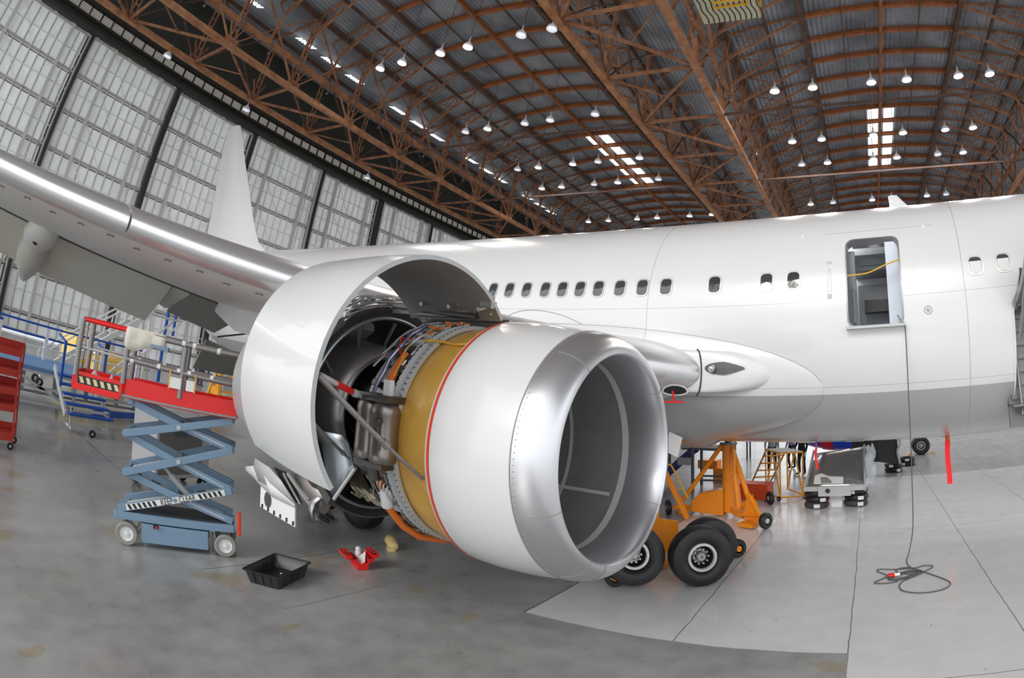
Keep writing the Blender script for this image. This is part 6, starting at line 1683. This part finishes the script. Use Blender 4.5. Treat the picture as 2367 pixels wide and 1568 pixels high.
for dx in (0, 1.0):
    c = MB(); c.beam(SS(-29 + dx, 6.2, .3), SS(-30 + dx, 11.2, 3.7), .08, .2); c.build('stringer', M_whitemetal, ws)
    c = MB(); c.beam(SS(-29 + dx, 6.2, 1.2), SS(-30 + dx, 11.2, 4.6), .05, .05)
    for k in range(6): t = k / 5; c.beam(SS(-29 + dx - t, 6.2 + 5 * t, .3 + 3.4 * t), SS(-29 + dx - t, 6.2 + 5 * t, 1.2 + 3.4 * t), .05, .05)
    c.build('handrail', M_whitemetal, ws)
    c = MB(); c.beam(SS(-30 + dx, 11.2, 0), SS(-30 + dx, 11.2, 4.6), .1, .1); c.beam(SS(-29.6 + dx, 9, 0), SS(-29.6 + dx, 9, 2.2), .1, .1); c.beam(SS(-29.6 + dx, 9, .2), SS(-30 + dx, 12.8, 3.6), .07, .07); c.build('post', M_whitemetal, ws)
c = MB(); c.box(SS(-29.5, 12.0, 3.7), (1.0, 1.4, .08)); c.build('landing', M_lgrey, ws)
for k in range(10):
    t = (k + .5) / 10; c = MB(); c.box(SS(-28.5 - t, 6.2 + 5 * t, .35 + 3.4 * t), (.8, .24, .03)); c.build('tread', M_lgrey, ws)
for p in ((-29, 6.2, 0), (-28, 6.2, 0), (-30, 11.2, 0), (-29, 11.2, 0)): caster(SS(*p), ws, .15, (1, .2, 0), .08, fork=M_lgrey)
bs_ = empty('blue_stand', (-31.5, 12.4, 0), 0, 'tall thin blue steel stand with a red foot ring behind the lift', 'stand')
c = MB(); c.tube((-31.5, 12.4, .05), (-31.5, 12.4, 4.2), .09, 10); c.tube((-31.25, 12.75, 2.6), (-31.25, 12.75, 4.2), .08, 10); c.build('pole', M_blue, bs_)
c = MB(); c.path([(-31.5 + .5 * math.cos(a), 12.4 + .5 * math.sin(a), .06) for a in [2 * PI * k / 16 for k in range(16)]], .04, 6, closed=True); c.beam((-32, 12.4, .06), (-31, 12.4, .06), .05, .05); c.build('foot_ring', M_red, bs_)
ot = empty('orange_tripod_jack', (-30.1, 15.3, 0), 0, 'orange tripod jack far left behind the lift platform', 'jack')
for (x, y) in ((-29.3, 14.2), (-30.9, 15.2), (-29.6, 16.3)):
    c = MB(); c.tube((x, y, .05), (-30.0, 15.2, 2.3), .08, 10); c.build('leg', mat('amber_orange', (.90, .42, .03), .4), ot, smooth=True)
c = MB(); c.tube((-30, 15.2, .4), (-30, 15.2, 2.6), .14, 14); c.box((-29.9, 15.4, .45), (.9, .9, .4)); c.build('column', mat('amber_orange', (.90, .42, .03), .4), ot, smooth=True)
fc = empty('folding_chair', (-28.2, 14.9, 0), 0, 'grey folding chair beside the far orange jack', 'chair')
c = MB(); c.box((-28.2, 14.9, .9), (.08, .9, .5), .2); c.build('backrest', M_grey, fc)
c = MB(); c.box((-28.0, 14.9, .5), (.5, .9, .05), .2); c.build('seat', M_grey, fc)
for (x, y) in ((-28.25, 14.5), (-28.2, 15.3), (-27.8, 14.5), (-27.8, 15.3)): c = MB(); c.beam((x, y, 0), (x, y, .9 if x < -28 else .5), .03, .03); c.build('leg', M_dgrey, fc)
rk = empty('parts_rack', (-30.5, 10.5, 0), 0, 'yellow and chrome pipework rack standing behind the lift platform', 'rack')
c = MB()
for k in range(6): c.tube((-30.5 + .15 * (k % 2), 9.6 + .35 * k, .1), (-30.5, 9.6 + .35 * k, 1.2 + .1 * (k % 3)), .05, 8)
for z in (.3, .8, 1.2): c.tube((-30.5, 9.5, z), (-30.5, 11.5, z), .04, 8)
c.build('frame', M_steel, rk); c = MB(); c.box((-30.4, 9.6, .7), (.3, .4, 1.1)); c.build('valve_block', M_yellow, rk)

# ---------------- crane platform with tiger stripes under the roof
cr_ = empty('crane_platform', (-5.6, 20.8, 21.1), 0, 'black and yellow striped crane platform hanging under the roof at the top edge', 'crane')
c = MB(); c.box((-5.55, 20.75, 21.1), (3.0, 2.0, .08)); c.build('deck', mat('pale_yellow_plate', (.62, .60, .42), .5), cr_)
c = MB()
for k in range(11):
    x = -6.9 + k * .28; z = 21.05
    pts = [Vector((x + .05 * math.sin(q * 1.7) + .16 * q / 6, 19.78 + q * .32, z)) for q in range(7)]; c.path(pts, .035, 4)
c.build('stripes', M_black, cr_)
c = MB()
for (a, b_) in (((-7.05, 19.75, 21.2), (-4.05, 19.75, 21.2)), ((-7.05, 21.75, 21.2), (-4.05, 21.75, 21.2)), ((-4.05, 19.75, 21.2), (-4.05, 21.75, 21.2)), ((-6.2, 20.5, 21.0), (-4.5, 20.5, 21.0)), ((-6.2, 20.1, 21.0), (-4.5, 20.1, 21.0)), ((-4.5, 20.1, 21.0), (-4.5, 20.5, 21.0))): c.beam(a, b_, .08, .12)
for (x, y) in ((-7, 19.8), (-4.1, 19.8), (-7, 21.7), (-4.1, 21.7)): c.beam((x, y, 21.1), (x, y, roof_z(x) + .05), .08, .08)
c.build('frame', M_yellow, cr_)

# ---------------- people
def person(name_label, x, y, face, pose, cloth_m, top_m, hgt=1.75):
    """one continuous body grown with the Skin modifier; face = heading angle in radians"""
    root = empty('person', (x, y, 0), face - PI / 2, name_label, 'person')
    k = hgt / 1.75
    J = {'pel': (0, 0, .95), 'bel': (0, .01, 1.08), 'chest': (0, .0, 1.32), 'nb': (0, 0, 1.47), 'neck': (0, .01, 1.53), 'head': (0, .03, 1.63), 'top': (0, .02, 1.73)}
    for s_, n_ in ((-1, 'l'), (1, 'r')):
        J.update({n_ + 'hip': (s_ * .10, 0, .90), n_ + 'knee': (s_ * .12, .03, .49), n_ + 'ank': (s_ * .13, -.02, .09), n_ + 'toe': (s_ * .15, .17, .035),
                  n_ + 'sh': (s_ * .19, 0, 1.42), n_ + 'elb': (s_ * .25, -.02, 1.13), n_ + 'wri': (s_ * .27, .08, .89), n_ + 'palm': (s_ * .27, .10, .82)})
    J.update(pose)
    rad = {'pel': .15, 'bel': .14, 'chest': .155, 'nb': .09, 'neck': .055, 'head': .095, 'top': .075, 'hip': .095, 'knee': .062, 'ank': .045, 'toe': .042, 'sh': .068, 'elb': .046, 'wri': .030, 'palm': .036}
    order = list(J.keys()); idx = {n: i for i, n in enumerate(order)}
    edges = [('pel', 'bel'), ('bel', 'chest'), ('chest', 'nb'), ('nb', 'neck'), ('neck', 'head'), ('head', 'top')]
    for n_ in 'lr': edges += [('pel', n_ + 'hip'), (n_ + 'hip', n_ + 'knee'), (n_ + 'knee', n_ + 'ank'), (n_ + 'ank', n_ + 'toe'), ('nb', n_ + 'sh'), (n_ + 'sh', n_ + 'elb'), (n_ + 'elb', n_ + 'wri'), (n_ + 'wri', n_ + 'palm')]
    vs = [Vector(J[n]) * k for n in order]; es = [(idx[a], idx[b_]) for a, b_ in edges]; rs = [rad[n if n in rad else n[1:]] * k for n in order]
    # fingers: five short chains per hand
    for n_, s_ in (('l', -1), ('r', 1)):
        P = Vector(J[n_ + 'palm']) * k; Wv = (P - Vector(J[n_ + 'wri']) * k).normalized()
        side = Wv.cross(Vector((s_, 0, 0))).normalized()
        for q in range(4):
            b0 = P + side * (.026 * (q - 1.5)) * k + Wv * .03 * k; L0 = (.065, .078, .073, .055)[q] * k
            i0 = len(vs); vs += [b0, b0 + Wv * L0 * .5 + Vector((-s_ * .008, 0, 0)), b0 + Wv * L0 + Vector((-s_ * .022, 0, 0))]; rs += [.010 * k, .009 * k, .008 * k]; es += [(idx[n_ + 'palm'], i0), (i0, i0 + 1), (i0 + 1, i0 + 2)]
        b0 = P + side * (.045 if True else 0) * k; i0 = len(vs); vs += [b0, b0 + side * .02 * k + Wv * .035 * k]; rs += [.012 * k, .010 * k]; es += [(idx[n_ + 'palm'], i0), (i0, i0 + 1)]
    me = bpy.data.meshes.new('body'); me.from_pydata([tuple(v) for v in vs], es, [])
    ob = bpy.data.objects.new('body', me); COL.objects.link(ob)
    sk = ob.modifiers.new('skin', 'SKIN'); sk.use_smooth_shade = True
    for i, r in enumerate(rs):
        d = me.skin_vertices[0].data[i]; d.radius = (r, r * (.78 if order[i] in ('chest', 'bel', 'pel') else 1.0)) if i < len(order) else (r, r)
        d.use_root = (i == 0)
    ss_ = ob.modifiers.new('sub', 'SUBSURF'); ss_.levels = 2; ss_.render_levels = 2
    bpy.context.view_layer.update()
    me2 = bpy.data.meshes.new_from_object(ob.evaluated_get(bpy.context.evaluated_depsgraph_get()))
    bpy.data.objects.remove(ob)
    me2.materials.clear()
    for m_ in (cloth_m, top_m, M_skin, M_black): me2.materials.append(m_)
    neck = Vector(J['neck']) * k; pel = Vector(J['pel']) * k
    wr = [Vector(J[n_ + 'wri']) * k for n_ in 'lr']; an = [Vector(J[n_ + 'ank']) * k for n_ in 'lr']
    ch_ = Vector(J['chest']) * k; hd = Vector(J['head']) * k
    def near_seg(p, keys):
        best = None
        for a, b_ in keys:
            A_, B_ = Vector(J[a]) * k, Vector(J[b_]) * k; t = max(0, min(1, (p - A_).dot(B_ - A_) / max(1e-6, (B_ - A_).length_squared))); d = (p - A_.lerp(B_, t)).length
            if best is None or d < best[0]: best = (d, a, b_)
        return best
    for pl in me2.polygons:
        pl.use_smooth = True; c_ = pl.center; d, a, b_ = near_seg(c_, edges)
        if a in ('neck', 'head'): pl.material_index = 2
        elif 'wri' in a or 'palm' in a or 'palm' in b_ or (c_ - wr[0]).length < .04 or (c_ - wr[1]).length < .04: pl.material_index = 2 if ('palm' in b_ or (c_ - wr[0]).length < .2 and c_.z < wr[0].z or (c_ - wr[1]).length < .2 and c_.z < wr[1].z) else 1
        elif 'ank' in a or 'toe' in b_: pl.material_index = 3
        elif 'hip' in a or 'hip' in b_ or 'knee' in a: pl.material_index = 0
        elif (a, b_) == ('pel', 'bel') and (c_ - pel).length < .12: pl.material_index = 0
        else: pl.material_index = 1
    bo = bpy.data.objects.new('body', me2); COL.objects.link(bo); bo.parent = root
    # head details
    up = (Vector(J['top']) - Vector(J['neck'])).normalized(); fw = Vector((0, 1, 0)); fw = (fw - up * fw.dot(up)).normalized(); rt = fw.cross(up)
    def HD(a, b_, c2): return hd + rt * a + fw * b_ + up * c2
    c = MB()
    rows_ = []
    for i in range(7):
        th = PI * .62 * i / 6; rr = .108 * k
        rows_.append([HD(rr * math.sin(th) * math.cos(q), rr * 1.08 * math.sin(th) * math.sin(q) - .012 - (.03 * (th / 2) if math.sin(q) > 0 else 0), .03 + rr * math.cos(th)) for q in [2 * PI * j / 16 for j in range(16)]])
    c.grid(rows_, closed=True)
    hr = MB(); hr.v = c.v; hr.f = c.f; hr.mi = c.mi
    M4 = ROOTM[root.name]
    hr.v = [M4 @ v for v in hr.v]; hr.build('hair', M_hair, root, smooth=True)
    def loc_mb(fn): 
        mbx = MB(); fn(mbx); mbx.v = [M4 @ v for v in mbx.v]; return mbx
    loc_mb(lambda mb: (mb.add([HD(-.012, .088, -.0), HD(.012, .088, -.0), HD(0, .118, -.028), HD(0, .09, .025), HD(0, .088, -.036)], [(0, 2, 3), (2, 1, 3), (0, 4, 2), (4, 1, 2)]), mb.sphere(HD(-.095, .0, -.0), .022, 8, (.5, .9, 1.3)), mb.sphere(HD(.095, .0, -.0), .022, 8, (.5, .9, 1.3)))).build('nose_and_ears', M_skin, root, smooth=True)
    loc_mb(lambda mb: (mb.sphere(HD(-.033, .086, .018), .011, 8), mb.sphere(HD(.033, .086, .018), .011, 8), mb.box(HD(0, .088, -.052), (.04, .008, .006)))).build('eyes_and_mouth', M_black, root, smooth=True)
    return root
person('person in black trousers and grey top standing behind the yellow steps, leftmost', -3.85, 22.3, -1.2, {}, M_blackcloth, M_shirt, 1.74)
person('person in dark trousers standing farthest back behind the yellow steps', -3.15, 23.1, 2.4, {'lknee': (-.14, .08, .5)}, M_blackcloth, mat('lilac_shirt', (.30, .26, .42), .9), 1.72)
person('person in black standing right of the yellow steps with hands low', -2.55, 21.4, -2.2, {'rwri': (.2, .22, 1.0), 'rpalm': (.16, .28, 1.0), 'relb': (.27, .0, 1.12)}, M_blackcloth, M_blackcloth, 1.78)
person('person in navy overalls standing behind the open cowl beside the aircraft main wheel', -9.75, 7.35, .6, {'relb': (.24, .12, 1.2), 'rwri': (.16, .32, 1.25), 'rpalm': (.14, .38, 1.27), 'lknee': (-.13, .08, .5)}, M_navy, M_navy, 1.72)
bend = {'pel': (0, -.05, .88), 'bel': (0, .06, .98), 'chest': (0, .30, 1.06), 'nb': (0, .42, 1.06), 'neck': (0, .48, 1.06), 'head': (0, .57, 1.04), 'top': (0, .66, 1.0)}
for s_, n_ in ((-1, 'l'), (1, 'r')):
    bend.update({n_ + 'hip': (s_ * .10, -.06, .84), n_ + 'knee': (s_ * .13, .06, .47), n_ + 'ank': (s_ * .14, -.05, .09), n_ + 'toe': (s_ * .15, .14, .035), n_ + 'sh': (s_ * .19, .40, 1.0), n_ + 'elb': (s_ * .22, .42, .72), n_ + 'wri': (s_ * .16, .50, .50), n_ + 'palm': (s_ * .14, .52, .43)})
person('person in navy overalls bending forward far behind the scissor lift', -36.2, 17.0, 1.9, bend, M_navy, M_navy, 1.9)

# ---------------- countable pieces become parts of their own
bpy.context.view_layer.update()
for o in list(COL.objects):
    if o.type == 'MESH' and o.parent is not None and o.data.users == 1 and not o.children and o.name.split('.')[0] in ('cargo_latches', 'core_accessories', 'end_plate', 'lining_joint', 'latch', 'top_fittings', 'top_pipework', 'core_pipework', 'lower_pipework', 'cowl_hinge', 'belly_stripe', 'notice_card', 'hand_tools', 'fan_blades', 'duct_strut', 'label_plate', 'tape_band', 'yellow_strap', 'linkage', 'heat_exchanger', 'inlet_ring', 'warning_stripe', 'roller_bracket', 'door_cue_marker', 'reverser_rail', 'handle', 'lip_seam', 'cross_bar', 'orange_clamp', 'arm_web', 'guard_rail', 'cowl_hinge_beam', 'drain_block'):
        nm_ = o.name.split('.')[0]
        if nm_ == 'lip_seam': continue
        if nm_ in ('roller_bracket',): o['kind'] = 'stuff'; continue
        separate(o)
for a_, b_ in (('cargo_latches', 'cargo_latch'), ('core_accessories', 'core_accessory'), ('top_fittings', 'top_fitting'), ('core_pipework', 'core_pipe'), ('top_pipework', 'top_pipe'), ('lower_pipework', 'lower_pipe'), ('hand_tools', 'hand_tool'), ('fan_blades', 'fan_blade')):
    for o in list(COL.objects):
        if o.name.split('.')[0] == a_: o.name = b_; o.data.name = b_
